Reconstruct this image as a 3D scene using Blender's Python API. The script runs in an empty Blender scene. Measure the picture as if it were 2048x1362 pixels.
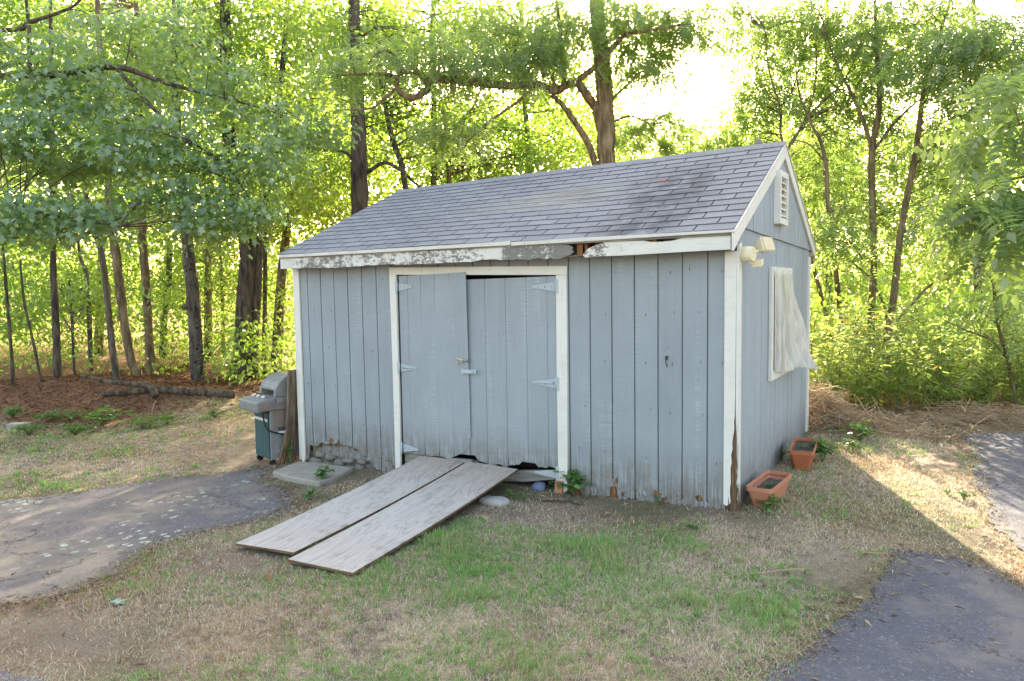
import bpy, bmesh, math, random
import numpy as np
from mathutils import Vector, Matrix
from mathutils.geometry import delaunay_2d_cdt

R = math.radians
scene = bpy.context.scene
col = scene.collection

# ------------------------------------------------------------------ camera, sky, sun, exposure
CAM_POS = np.array([1.388, -5.540, 1.741])
YAW, PITCH, ROLL, FOC = 0.5529, 0.0733, -0.0162, 1416.5      # focal length in pixels of a 2048 px wide frame
_cy, _sy = math.cos(YAW), math.sin(YAW)
FW = np.array([-_sy*math.cos(PITCH), _cy*math.cos(PITCH), -math.sin(PITCH)])
_r0 = np.array([_cy, _sy, 0.0]); _u0 = np.cross(_r0, FW)
RT = _r0*math.cos(ROLL) + _u0*math.sin(ROLL)
UP = -_r0*math.sin(ROLL) + _u0*math.cos(ROLL)
cam_data = bpy.data.cameras.new('camera')
cam_data.sensor_width = 36.0
cam_data.lens = FOC/2048*36.0
cam_data.clip_start = 0.05; cam_data.clip_end = 2000
cam = bpy.data.objects.new('camera', cam_data); col.objects.link(cam)
m = Matrix.Identity(4)
for i in range(3):
    m[i][0] = RT[i]; m[i][1] = UP[i]; m[i][2] = -FW[i]; m[i][3] = CAM_POS[i]
cam.matrix_world = m
scene.camera = cam

SUN_EL = R(21.8)
SUN_DIR = np.array([-0.415, 0.910, 0.0]); SUN_DIR /= np.linalg.norm(SUN_DIR)
SUN_DIR = np.array([SUN_DIR[0]*math.cos(SUN_EL), SUN_DIR[1]*math.cos(SUN_EL), math.sin(SUN_EL)])
world = bpy.data.worlds.new('World'); scene.world = world; world.use_nodes = True
wn = world.node_tree.nodes; wl = world.node_tree.links
bg = wn['Background']
sky = wn.new('ShaderNodeTexSky'); sky.sky_type = 'NISHITA'; sky.sun_disc = False
sky.sun_elevation = SUN_EL
sky.sun_rotation = math.atan2(SUN_DIR[0], SUN_DIR[1])       # measured from +Y towards +X
sky.air_density = 1.0; sky.dust_density = 4.0; sky.ozone_density = 0.3
wl.new(sky.outputs[0], bg.inputs[0]); bg.inputs[1].default_value = 0.15
sun_data = bpy.data.lights.new('sun', 'SUN'); sun_data.energy = 5.0; sun_data.angle = R(0.53)
sun_data.color = (1.0, 0.92, 0.80)
sun = bpy.data.objects.new('sun', sun_data); col.objects.link(sun)
sun.rotation_euler = Vector(SUN_DIR).to_track_quat('Z', 'Y').to_euler()
sun.location = (0, 0, 20)
vs = scene.view_settings
vs.view_transform = 'Standard'; vs.look = 'None'; vs.gamma = 1.0; vs.use_curve_mapping = False
vs.exposure = 2.68
vs.use_white_balance = True; vs.white_balance_temperature = 7700; vs.white_balance_tint = 10.0   # balanced for the shade, as the photograph is
scene.render.engine = 'CYCLES'
cy = scene.cycles
cy.use_denoising = True
cy.max_bounces = 8; cy.diffuse_bounces = 4; cy.glossy_bounces = 2; cy.transmission_bounces = 6; cy.transparent_max_bounces = 8
cy.sample_clamp_indirect = 8.0

# ------------------------------------------------------------------ small maths
def P(px, py, d):
    """the point at depth d metres along the line of sight through a surveyed picture position"""
    return CAM_POS + d*(FW + RT*(px-1024)/FOC - UP*(py-681)/FOC)

_WC = {}
def waves(x, y, seed, scale, n=6):
    """smooth pseudo-random field in -1..1"""
    key = (seed, scale, n)
    if key not in _WC:
        rr = np.random.RandomState(seed); L = []
        for k in range(n):
            a = rr.uniform(0, 2*np.pi); f = scale*rr.uniform(.5, 1.6); ph = rr.uniform(0, 6.28)
            L.append((math.cos(a), math.sin(a), f, ph))
        _WC[key] = L
    v = 0
    for (ca, sa, f, ph) in _WC[key]:
        v = v + np.sin((x*ca + y*sa)*f + ph + 1.3*np.sin((y*ca-x*sa)*f*.6+ph*2))
    return v/n

def sstep(a, b, x):
    t = np.clip((x-a)/(b-a), 0, 1); return t*t*(3-2*t)

def gz(x, y):
    """height of the ground"""
    x = np.asarray(x, float); y = np.asarray(y, float)
    z = -0.03 + 0.036*np.clip(x, -5.6, 0) + 0.012*np.clip(y, 0, 3)*sstep(-2, 0, x)
    z = z + 0.010*waves(x, y, 3, 3.2) + 0.006*waves(x, y, 4, 9.0)
    # bank of leaf litter on the left
    for (cx, cy_, sx, sy_, h) in ((-12.2, 1.6, 1.5, 1.1, .32), (-14.2, 1.2, 1.3, 1.3, .30), (-10.6, 2.0, 1.1, .8, .18), (-13.0, 3.0, 2.2, .8, .2)):
        z = z + h*np.exp(-((x-cx)/sx)**2-((y-cy_)/sy_)**2)
    far = np.clip(np.hypot(x+4, y-2)-8, 0, 60)
    z = z + 0.05*waves(x, y, 5, .8)*np.clip(far/6, 0, 1)
    z = z - 0.025*np.clip(far-14, 0, 50)*sstep(-6, 2, y)      # the land falls away behind the wood
    return z

def hit(px, py):
    """where the line of sight meets the ground"""
    d = FW + RT*(px-1024)/FOC - UP*(py-681)/FOC
    ts = np.arange(1.0, 80.0, .1); qs = CAM_POS + ts[:, None]*d
    below = np.nonzero(qs[:, 2] < gz(qs[:, 0], qs[:, 1]))[0]; t1 = ts[below[0]] if len(below) else 80.0; t0 = t1-.1
    for _ in range(20):
        tm = (t0+t1)/2; q = CAM_POS + d*tm
        if q[2] < gz(q[0], q[1]): t1 = tm
        else: t0 = tm
    q = CAM_POS + d*t1
    return np.array([q[0], q[1], float(gz(q[0], q[1]))])

def inpoly(x, y, poly):
    x = np.asarray(x, float); y = np.asarray(y, float)
    c = np.zeros(x.shape, bool); n = len(poly); j = n-1
    for i in range(n):
        xi, yi = poly[i]; xj, yj = poly[j]
        cond = ((yi > y) != (yj > y)) & (x < (xj-xi)*(y-yi)/(yj-yi+1e-12)+xi)
        c ^= cond; j = i
    return c

# ------------------------------------------------------------------ object helpers
def link(o, parent=None):
    col.objects.link(o)
    if parent is not None:
        o.parent = parent
        if parent.type == 'EMPTY':
            o.matrix_parent_inverse = Matrix.Translation(-parent.location)
    return o

def tag(o, label=None, cat=None, group=None, kind=None):
    if label: o['label'] = label
    if cat: o['category'] = cat
    if group: o['group'] = group
    if kind: o['kind'] = kind
    return o

def thing(name, loc, label, cat, group=None):
    o = bpy.data.objects.new(name, None); o.empty_display_size = .1
    o.location = Vector([float(a) for a in loc]); col.objects.link(o)
    return tag(o, label, cat, group)

def mesh_np(name, verts, faces_flat, face_sizes, mat, smooth=False, attrs=None, colors=None):
    me = bpy.data.meshes.new(name)
    verts = np.ascontiguousarray(verts, dtype=np.float32)
    me.vertices.add(len(verts)); me.vertices.foreach_set('co', verts.ravel())
    faces_flat = np.ascontiguousarray(faces_flat, dtype=np.int32).ravel()
    face_sizes = np.ascontiguousarray(face_sizes, dtype=np.int32)
    me.loops.add(len(faces_flat)); me.loops.foreach_set('vertex_index', faces_flat)
    me.polygons.add(len(face_sizes))
    st = np.zeros(len(face_sizes), np.int32); st[1:] = np.cumsum(face_sizes)[:-1]
    me.polygons.foreach_set('loop_start', st)
    if smooth: me.polygons.foreach_set('use_smooth', np.ones(len(face_sizes), bool))
    me.update(calc_edges=True)
    if attrs is not None:
        a = me.attributes.new('rnd', 'FLOAT', 'POINT'); a.data.foreach_set('value', np.ascontiguousarray(attrs, dtype=np.float32))
    if colors is not None:
        a = me.attributes.new('tint', 'FLOAT_COLOR', 'POINT')
        c4 = np.ones((len(verts), 4), np.float32); c4[:, :3] = colors
        a.data.foreach_set('color', c4.ravel())
    me.materials.append(mat)
    return me

class MB:
    """collects pieces of one part, then links them as one mesh object"""
    def __init__(self): self.v = []; self.f = []; self.sm = []
    def add(self, v, f, smooth=False):
        o = len(self.v); self.v += [tuple(map(float, a)) for a in v]
        self.f += [tuple(i+o for i in a) for a in f]; self.sm += [smooth]*len(f); return self
    def box(self, lo, hi, rot=None, piv=None):
        x0, y0, z0 = lo; x1, y1, z1 = hi
        v = [(x0,y0,z0),(x1,y0,z0),(x1,y1,z0),(x0,y1,z0),(x0,y0,z1),(x1,y0,z1),(x1,y1,z1),(x0,y1,z1)]
        if rot is not None:
            pv = Vector(piv if piv is not None else ((x0+x1)/2,(y0+y1)/2,(z0+z1)/2))
            v = [tuple(rot @ (Vector(a)-pv) + pv) for a in v]
        return self.add(v, [(0,3,2,1),(4,5,6,7),(0,1,5,4),(1,2,6,5),(2,3,7,6),(3,0,4,7)])
    def hexa(self, v8):
        return self.add(v8, [(0,3,2,1),(4,5,6,7),(0,1,5,4),(1,2,6,5),(2,3,7,6),(3,0,4,7)])
    def prism(self, outline, axis, a, b):
        """2D outline extruded along an axis from a to b (axis 'y': outline in x,z counter-clockwise seen from -y)"""
        n = len(outline)
        if axis == 'y': mk_ = lambda p, t: (p[0], t, p[1])
        elif axis == 'x': mk_ = lambda p, t: (t, p[0], p[1])
        else: mk_ = lambda p, t: (p[0], p[1], t)
        v = [mk_(p, a) for p in outline] + [mk_(p, b) for p in outline]
        f = [tuple(range(n)), tuple(reversed(range(n, 2*n)))]
        for i in range(n):
            j = (i+1) % n; f.append((i, i+n, j+n, j))
        return self.add(v, f)
    def tube(self, pts, rad, sides=8, cap=True, smooth=True, wob=0, seed=0):
        v, f = tube(pts, rad, sides, wob, seed); 
        self.add(v, f, smooth)
        if cap:
            o = len(self.v)-len(v)
            self.f.append(tuple(o+i for i in reversed(range(sides)))); self.sm.append(False)
            self.f.append(tuple(o+len(v)-sides+i for i in range(sides))); self.sm.append(False)
        return self
    def build(self, name, mat, parent=None, bevel=0, fix=True):
        me = bpy.data.meshes.new(name); me.from_pydata(self.v, [], self.f)
        me.polygons.foreach_set('use_smooth', np.array(self.sm, bool)); me.update()
        if fix or bevel:
            bm = bmesh.new(); bm.from_mesh(me)
            bmesh.ops.recalc_face_normals(bm, faces=bm.faces)
            if bevel: bmesh.ops.bevel(bm, geom=[e for e in bm.edges if e.is_manifold and e.calc_face_angle(0) > .5], offset=bevel, segments=1, affect='EDGES', clamp_overlap=True)
            bm.to_mesh(me); bm.free()
        me.materials.append(mat)
        return link(bpy.data.objects.new(name, me), parent)

def tube(pts, rad, sides=8, wob=0, seed=0):
    pts = np.asarray(pts, float); n = len(pts)
    rad = np.broadcast_to(np.asarray(rad, float), (n,))
    tan = np.gradient(pts, axis=0); tan /= np.linalg.norm(tan, axis=1)[:, None]+1e-9
    ref = np.array([0, 0, 1.0]) if abs(tan[:, 2]).mean() < .8 else np.array([1.0, 0, 0])
    v = []; ang = np.linspace(0, 2*np.pi, sides, endpoint=False)
    rr = np.random.RandomState(seed)
    for i in range(n):
        a = np.cross(tan[i], ref); a /= np.linalg.norm(a)+1e-9; b = np.cross(tan[i], a)
        w = 1 + (wob*rr.uniform(-1, 1, sides) if wob else 0)
        v.append(pts[i] + rad[i]*((np.cos(ang)*w)[:, None]*a + (np.sin(ang)*w)[:, None]*b))
    v = np.concatenate(v)
    f = [(i*sides+k, i*sides+(k+1) % sides, (i+1)*sides+(k+1) % sides, (i+1)*sides+k) for i in range(n-1) for k in range(sides)]
    return v, f

def smooth_path(ctrl, n=4):
    """Catmull-Rom through control points"""
    c = np.asarray(ctrl, float)
    if len(c) < 3: 
        t = np.linspace(0, 1, n+1)[:, None]; return c[0]+(c[-1]-c[0])*t
    c = np.vstack([2*c[0]-c[1], c, 2*c[-1]-c[-2]]); out = []
    for i in range(1, len(c)-2):
        p0, p1, p2, p3 = c[i-1], c[i], c[i+1], c[i+2]
        for k in range(n):
            t = k/n
            out.append(.5*((2*p1)+(-p0+p2)*t+(2*p0-5*p1+4*p2-p3)*t*t+(-p0+3*p1-3*p2+p3)*t**3))
    out.append(c[-2]); return np.array(out)

def resample(vals, n):
    return np.interp(np.linspace(0, 1, n), np.linspace(0, 1, len(vals)), vals)

# ------------------------------------------------------------------ materials
class NB:
    def __init__(self, name):
        self.m = bpy.data.materials.new(name); self.m.use_nodes = True
        self.t = self.m.node_tree; self.n = self.t.nodes
        self.b = self.n['Principled BSDF']; self.out = self.n['Material Output']
        self.b.inputs['Specular IOR Level'].default_value = .3
    def put(self, sock, v):
        if isinstance(v, bpy.types.NodeSocket): self.t.links.new(v, sock)
        elif v is not None:
            if hasattr(sock.default_value, '__len__') and not hasattr(v, '__len__'): v = (v, v, v, 1)[:len(sock.default_value)]
            if hasattr(sock.default_value, '__len__') and len(sock.default_value) == 4 and len(v) == 3: v = (*v, 1)
            sock.default_value = v
    def pos(self): return self.n.new('ShaderNodeNewGeometry').outputs['Position']
    def obj(self): return self.n.new('ShaderNodeTexCoord').outputs['Object']
    def map(self, vec, scale=(1,1,1), loc=(0,0,0), rot=(0,0,0)):
        q = self.n.new('ShaderNodeMapping'); self.put(q.inputs[0], vec)
        q.inputs['Scale'].default_value = scale; q.inputs['Location'].default_value = loc; q.inputs['Rotation'].default_value = rot
        return q.outputs[0]
    def noise(self, vec, scale=5, detail=4, rough=.55, dist=0, color=False):
        q = self.n.new('ShaderNodeTexNoise'); self.put(q.inputs['Vector'], vec)
        q.inputs['Scale'].default_value = scale; q.inputs['Detail'].default_value = detail
        q.inputs['Roughness'].default_value = rough; q.inputs['Distortion'].default_value = dist
        return q.outputs[1 if color else 0]
    def voro(self, vec, scale=5, feature='F1', out=0, rand=1):
        q = self.n.new('ShaderNodeTexVoronoi'); q.feature = feature; self.put(q.inputs['Vector'], vec)
        q.inputs['Scale'].default_value = scale; q.inputs['Randomness'].default_value = rand
        return q.outputs[out]
    def math(self, op, a, b=0.0, clamp=False):
        q = self.n.new('ShaderNodeMath'); q.operation = op; q.use_clamp = clamp
        self.put(q.inputs[0], a); self.put(q.inputs[1], b); return q.outputs[0]
    def vmath(self, op, a, b):
        q = self.n.new('ShaderNodeVectorMath'); q.operation = op; self.put(q.inputs[0], a); self.put(q.inputs[1], b)
        return q.outputs[1 if op in ('DISTANCE', 'LENGTH', 'DOT_PRODUCT') else 0]
    def rng(self, v, a, b, c=0.0, d=1.0, smooth=True):
        q = self.n.new('ShaderNodeMapRange'); q.interpolation_type = 'SMOOTHSTEP' if smooth else 'LINEAR'
        for s, x in zip(q.inputs[:5], (v, a, b, c, d)): self.put(s, x)
        return q.outputs[0]
    def mix(self, fac, a, b, mode='MIX'):
        q = self.n.new('ShaderNodeMix'); q.data_type = 'RGBA'; q.blend_type = mode
        self.put(q.inputs[0], fac); self.put(q.inputs[6], a); self.put(q.inputs[7], b); return q.outputs[2]
    def ramp(self, fac, stops):
        q = self.n.new('ShaderNodeValToRGB'); e = q.color_ramp.elements
        while len(e) < len(stops): e.new(.5)
        for el, (p, c) in zip(e, stops): el.position = p; el.color = (*c, 1)
        self.put(q.inputs[0], fac); return q.outputs[0]
    def attr(self, name, out='Fac'):
        q = self.n.new('ShaderNodeAttribute'); q.attribute_name = name; return q.outputs[out]
    def sep(self, v):
        q = self.n.new('ShaderNodeSeparateXYZ'); self.put(q.inputs[0], v); return q.outputs
    def objrand(self): return self.n.new('ShaderNodeObjectInfo').outputs['Random']
    def bump(self, h, strength=.3, dist=.01, normal=None):
        q = self.n.new('ShaderNodeBump'); q.inputs['Strength'].default_value = strength; q.inputs['Distance'].default_value = dist
        self.put(q.inputs['Height'], h)
        if normal is not None: self.put(q.inputs['Normal'], normal)
        return q.outputs[0]
    def fin(self, color, rough=.8, normal=None, metal=None, spec=None):
        self.put(self.b.inputs['Base Color'], color); self.put(self.b.inputs['Roughness'], rough)
        if normal is not None: self.put(self.b.inputs['Normal'], normal)
        if metal is not None: self.put(self.b.inputs['Metallic'], metal)
        if spec is not None: self.b.inputs['Specular IOR Level'].default_value = spec
        return self.m

def plain(name, c, rough=.7, var=.15, scale=20, bump=.1, metal=None):
    b = NB(name); p = b.pos(); n = b.noise(p, scale, 5)
    c1 = b.mix(n, tuple(a*(1-var) for a in c), tuple(min(1, a*(1+var)) for a in c))
    return b.fin(c1, rough, b.bump(n, bump, .01), metal)

def siding_mat(name, base, chalk, horiz=True):
    b = NB(name); p = b.pos(); s = b.sep(p)
    saw = b.noise(b.map(p, (5, 5, 75)), 1, 4, .65)
    grain = b.noise(b.map(p, (70, 70, 2.2)), 1, 5, .6)
    big = b.noise(p, 1.6, 3)
    streak = b.noise(b.map(p, (9, 9, .9)), 1, 4, .6)
    c = b.mix(b.rng(big, .35, .68), base, tuple(a*.9 for a in base))
    c = b.mix(b.math('MULTIPLY', b.objrand(), .25), c, tuple(a*1.18 for a in base))
    ch = b.math('MULTIPLY', b.rng(streak, .50, .72), b.rng(saw, .42, .68))
    c = b.mix(b.math('MULTIPLY', ch, .5), c, chalk)
    c = b.mix(b.math('MULTIPLY', b.rng(saw, .5, .3), .13), c, tuple(a*.6 for a in base))
    c = b.mix(b.math('MULTIPLY', b.rng(grain, .52, .34), .16), c, tuple(a*.62 for a in base))
    c = b.mix(b.math('MULTIPLY', b.rng(b.noise(b.map(p, (4.5, 4.5, .35)), 1, 3), .54, .72), .35), c, tuple(a*.80 for a in base))
    # weathering close to the splash zone: bare grey wood showing in vertical fibres
    low = b.rng(s[2], .55, -.05)
    wear = b.math('MULTIPLY', low, b.rng(b.math('ADD', grain, b.math('MULTIPLY', b.noise(p, 7, 4), .5)), .58, .82))
    c = b.mix(wear, c, b.mix(b.noise(p, 30, 3), (.10, .09, .08), (.25, .23, .20)))
    vlow = b.math('MULTIPLY', b.rng(s[2], .09, -.04), b.rng(b.noise(b.map(p, (22, 22, 14)), 1, 6, .7), .53, .58))
    c = b.mix(vlow, c, b.mix(b.noise(p, 45, 3), (.075, .055, .042), (.24, .155, .095)))
    fleck = b.rng(b.noise(b.map(p, (90, 90, 22)), 1, 2), .71, .76)
    c = b.mix(b.math('MULTIPLY', fleck, .7), c, (.10, .10, .10))
    h = b.math('ADD', b.math('MULTIPLY', saw, .6), b.math('ADD', b.math('MULTIPLY', grain, .35), b.math('MULTIPLY', wear, -.7)))
    return b.fin(c, .72, b.bump(h, .35, .006))

def white_mat(name, base=(.66, .64, .59), dirt=.35, peel=0.0, mould=None):
    b = NB(name); p = b.pos()
    n = b.noise(p, 3.5, 5, .6); fine = b.noise(p, 40, 4)
    saw = b.noise(b.map(p, (8, 8, 90)), 1, 3)
    c = b.mix(b.math('MULTIPLY', b.rng(n, .45, .75), dirt), base, tuple(a*d for a, d in zip(base, (.72, .70, .64))))
    c = b.mix(b.math('MULTIPLY', b.rng(saw, .5, .3), .18), c, tuple(a*.6 for a in base))
    crack = b.rng(b.noise(b.map(p, (60, 60, 6)), 1, 3), .70, .76)
    c = b.mix(b.math('MULTIPLY', crack, .5), c, (.25, .23, .20))
    h = fine
    if mould:
        s = b.sep(p)
        zone = 0.0
        for (cx, w, a) in mould:
            g = b.math('MULTIPLY', b.rng(b.math('ABSOLUTE', b.math('SUBTRACT', s[0], cx)), w, w*.2), a)
            zone = b.math('MAXIMUM', zone, g)
        spots = b.noise(b.map(p, (17, 17, 26)), 1, 9, .78)
        thr = b.math('SUBTRACT', .70, b.math('MULTIPLY', zone, .27))
        mk_ = b.rng(b.math('SUBTRACT', spots, thr), -.02, .05)
        c = b.mix(b.math('MULTIPLY', mk_, .9), c, b.mix(b.noise(p, 60, 3), (.035, .035, .032), (.24, .22, .19)))
        h = b.math('ADD', fine, b.math('MULTIPLY', mk_, -1.2))
    return b.fin(c, .62, b.bump(h, .25, .004))

def wood_mat(name, dark, light, along='z', scale=1.0, rough=.85, local=False):
    b = NB(name); p = b.obj() if local else b.pos()
    sc = {'x': (1.5, 26, 26), 'y': (26, 1.5, 26), 'z': (26, 26, 1.5)}[along]
    g = b.noise(b.map(p, tuple(a*scale for a in sc)), 1, 6, .65, .6)
    n = b.noise(p, 6, 4)
    c = b.mix(b.rng(g, .3, .7), dark, light)
    c = b.mix(b.math('MULTIPLY', b.rng(n, .5, .75), .5), c, tuple(a*.5 for a in dark))
    return b.fin(c, rough, b.bump(g, .6, .008))

def plywood_mat():
    b = NB('weathered_plywood'); p = b.obj()
    n = b.noise(b.map(p, (3.0, .62, 1)), 1.4, 3, .52, .55)
    rings = b.math('ADD', b.math('MULTIPLY', b.math('SINE', b.math('MULTIPLY', n, 150.0)), .55), b.math('MULTIPLY', b.math('SINE', b.math('MULTIPLY', n, 46.0)), .35))
    fine = b.noise(b.map(p, (95, 3, 1)), 1, 4, .6)
    g = b.rng(b.math('ADD', rings, b.math('MULTIPLY', b.math('SUBTRACT', fine, .5), 2.6)), -.6, 1.6)
    big = b.noise(p, 1.4, 4)
    c = b.mix(g, (.47, .42, .38), (.31, .268, .235))
    c = b.mix(b.math('MULTIPLY', b.rng(big, .4, .7), .45), c, (.52, .49, .455))
    s = b.sep(p)
    c = b.mix(b.math('MULTIPLY', b.rng(s[1], 1.3, 2.25), .55), c, b.mix(g, (.34, .26, .20), (.19, .14, .11)))
    knot = b.rng(b.voro(b.map(p, (3.4, 2.1, 1)), 1.0), .11, .05)
    c = b.mix(b.math('MULTIPLY', knot, .5), c, (.16, .13, .11))
    mud = b.math('MULTIPLY', b.rng(b.noise(p, 4, 7, .72), .54, .72), .6)
    c = b.mix(mud, c, (.19, .15, .11))
    return b.fin(c, .85, b.bump(g, .4, -.004))

def leaf_mat(name, c_dark, c_light, trans, tfac=.5, gloss=.06, autumn=.0):
    b = NB(name); r = b.attr('rnd'); p = b.pos()
    big = b.noise(p, .55, 2)
    k = b.math('ADD', b.math('MULTIPLY', r, .65), b.math('MULTIPLY', big, .35))
    c = b.mix(b.rng(k, .2, .8), c_dark, c_light)
    t = b.mix(b.rng(k, .2, .8), tuple(a*.78 for a in trans), trans)
    if autumn:
        au = b.rng(r, 1-autumn, 1-autumn*.6)
        c = b.mix(au, c, (.20, .10, .02)); t = b.mix(au, t, (.55, .26, .03))
    d = b.n.new('ShaderNodeBsdfDiffuse'); b.put(d.inputs[0], c)
    tr = b.n.new('ShaderNodeBsdfTranslucent'); b.put(tr.inputs[0], t)
    mx = b.n.new('ShaderNodeMixShader'); mx.inputs[0].default_value = tfac
    b.t.links.new(d.outputs[0], mx.inputs[1]); b.t.links.new(tr.outputs[0], mx.inputs[2]); last = mx
    if gloss:
        gl = b.n.new('ShaderNodeBsdfGlossy'); gl.inputs['Roughness'].default_value = .42; gl.inputs[0].default_value = (1, 1, 1, 1)
        m2 = b.n.new('ShaderNodeMixShader'); m2.inputs[0].default_value = gloss
        b.t.links.new(mx.outputs[0], m2.inputs[1]); b.t.links.new(gl.outputs[0], m2.inputs[2]); last = m2
    b.t.links.new(last.outputs[0], b.out.inputs[0]); b.n.remove(b.b)
    return b.m

def tint_mat(name, tfac=.25):
    b = NB(name); c = b.attr('tint', 'Color')
    d = b.n.new('ShaderNodeBsdfDiffuse'); b.put(d.inputs[0], c)
    tr = b.n.new('ShaderNodeBsdfTranslucent'); b.put(tr.inputs[0], c)
    mx = b.n.new('ShaderNodeMixShader'); mx.inputs[0].default_value = tfac
    b.t.links.new(d.outputs[0], mx.inputs[1]); b.t.links.new(tr.outputs[0], mx.inputs[2])
    b.t.links.new(mx.outputs[0], b.out.inputs[0]); b.n.remove(b.b)
    return b.m

def bark_mat(name, dark, light, moss=.0, spots=.0):
    b = NB(name); p = b.pos()
    g = b.noise(b.map(p, (14, 14, 2.2)), 1, 6, .68, .5)
    f = b.noise(p, 28, 4); big = b.noise(p, 1.8, 3)
    c = b.mix(b.rng(g, .36, .66), dark, light)
    c = b.mix(b.math('MULTIPLY', b.rng(big, .45, .7), .4), c, tuple(a*.6 for a in light))
    if moss: c = b.mix(b.math('MULTIPLY', b.rng(b.noise(p, 3.0, 5), .5, .62), moss), c, (.06, .085, .02))
    if spots: c = b.mix(b.math('MULTIPLY', b.rng(b.voro(p, 7), .28, .18), spots), c, (.02, .017, .015))
    return b.fin(c, .92, b.bump(b.math('ADD', g, b.math('MULTIPLY', f, .3)), .9, .03))

def shingle_mat():
    b = NB('asphalt_shingle'); p = b.pos()
    gran = b.noise(p, 260, 2, .6); speck = b.voro(p, 170, 'F1', 1)
    r = b.objrand()
    c = b.mix(r, (.245, .247, .258), (.32, .322, .335))
    c = b.mix(b.rng(gran, .35, .68), tuple(a for a in (.155, .157, .172)), c)
    lp = b.rng(b.noise(p, 120, 1), .60, .70)
    c = b.mix(b.math('MULTIPLY', lp, .45), c, (.45, .46, .5))
    big = b.noise(p, 1.1, 4, .6)
    c = b.mix(b.math('MULTIPLY', b.rng(big, .48, .7), .35), c, (.15, .155, .18))
    # algae streak running down the right half, and a rusty blot
    s = b.sep(p)
    wob = b.noise(p, 2.6, 5, .65)
    cx = b.math('ADD', s[0], b.math('MULTIPLY', b.math('SUBTRACT', wob, .5), 1.1))
    band = b.rng(b.math('ABSOLUTE', b.math('ADD', cx, .78)), .62, .12)
    band = b.math('MULTIPLY', band, b.rng(b.noise(p, 4.5, 4), .32, .6))
    band = b.math('MULTIPLY', band, b.rng(s[1], 1.55, .75))
    c = b.mix(b.math('MULTIPLY', band, .72), c, (.060, .060, .072))
    rd = b.vmath('DISTANCE', b.map(p, (1, 1, 1)), (-.93, .98, 2.74))
    rust = b.rng(b.math('ADD', rd, b.math('MULTIPLY', b.noise(p, 9, 4), .28)), .30, .10)
    c = b.mix(b.math('MULTIPLY', rust, .6), c, (.26, .115, .085))
    return b.fin(c, .9, b.bump(gran, .35, .004), spec=.25)

def asphalt_mat(name, base, dust, lichen=0.0, crack=1.0):
    b = NB(name); p = b.pos()
    agg = b.noise(p, 230, 3, .7); speck = b.rng(b.noise(p, 110, 1), .66, .74)
    big = b.noise(p, .75, 5, .6); mid = b.noise(p, 3.0, 5, .65)
    c = b.mix(b.rng(agg, .3, .7), tuple(a*.62 for a in base), tuple(a*1.25 for a in base))
    c = b.mix(b.math('MULTIPLY', speck, .5), c, (.36, .34, .32))
    chip = b.sep(b.voro(p, 75, 'F1', 1))[0]
    c = b.mix(b.rng(chip, .0, 1.0, .0, .30, False), c, tuple(a*.45 for a in base))
    c = b.mix(b.math('MULTIPLY', b.rng(chip, .90, .97), .5), c, tuple(a*2.1 for a in base))
    c = b.mix(b.math('MULTIPLY', b.rng(b.math('ADD', big, b.math('MULTIPLY', b.math('SUBTRACT', mid, .5), .6)), .46, .70), .75), c, dust)
    grit = b.math('MULTIPLY', b.rng(b.noise(p, 14, 6, .75), .54, .66), b.rng(mid, .35, .6))
    c = b.mix(b.math('MULTIPLY', grit, .55), c, tuple(a*.9 for a in dust))
    c = b.mix(b.math('MULTIPLY', b.rng(b.noise(b.map(p, (1, 1, 1), (7, 3, 0)), 1.9, 5, .65), .52, .68), .45), c, tuple(a*.6 for a in base))
    if lichen:
        sp = b.rng(b.math('ADD', b.voro(b.map(p, (1, 1, 1)), 11, 'F1'), b.math('MULTIPLY', b.noise(p, 30, 3), .25)), .50, .38)
        sel = b.rng(b.noise(p, 1.0, 4, .65), .50, .60); fine = b.rng(b.noise(p, 40, 4), .40, .5)
        c = b.mix(b.math('MULTIPLY', b.math('MULTIPLY', sp, sel), b.math('MULTIPLY', fine, lichen)), c, (.42, .46, .40))
        ms = b.math('MULTIPLY', b.rng(b.noise(p, 1.7, 5, .65), .68, .72), .8)
        c = b.mix(ms, c, (.09, .13, .02))
    dist = b.vmath('ADD', p, b.vmath('MULTIPLY', b.noise(p, 2.3, 5, .65, color=True), (.7, .7, .0)))
    e = b.voro(dist, .95, 'DISTANCE_TO_EDGE'); sel2 = b.rng(b.noise(p, .8, 2), .50, .56)
    ck = b.math('MULTIPLY', b.math('MULTIPLY', b.rng(e, .007, .002), sel2), crack)
    c = b.mix(ck, c, (.025, .022, .02))
    h = b.math('ADD', agg, b.math('MULTIPLY', ck, -3.0))
    return b.fin(c, .88, b.bump(h, .45, .006))

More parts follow.
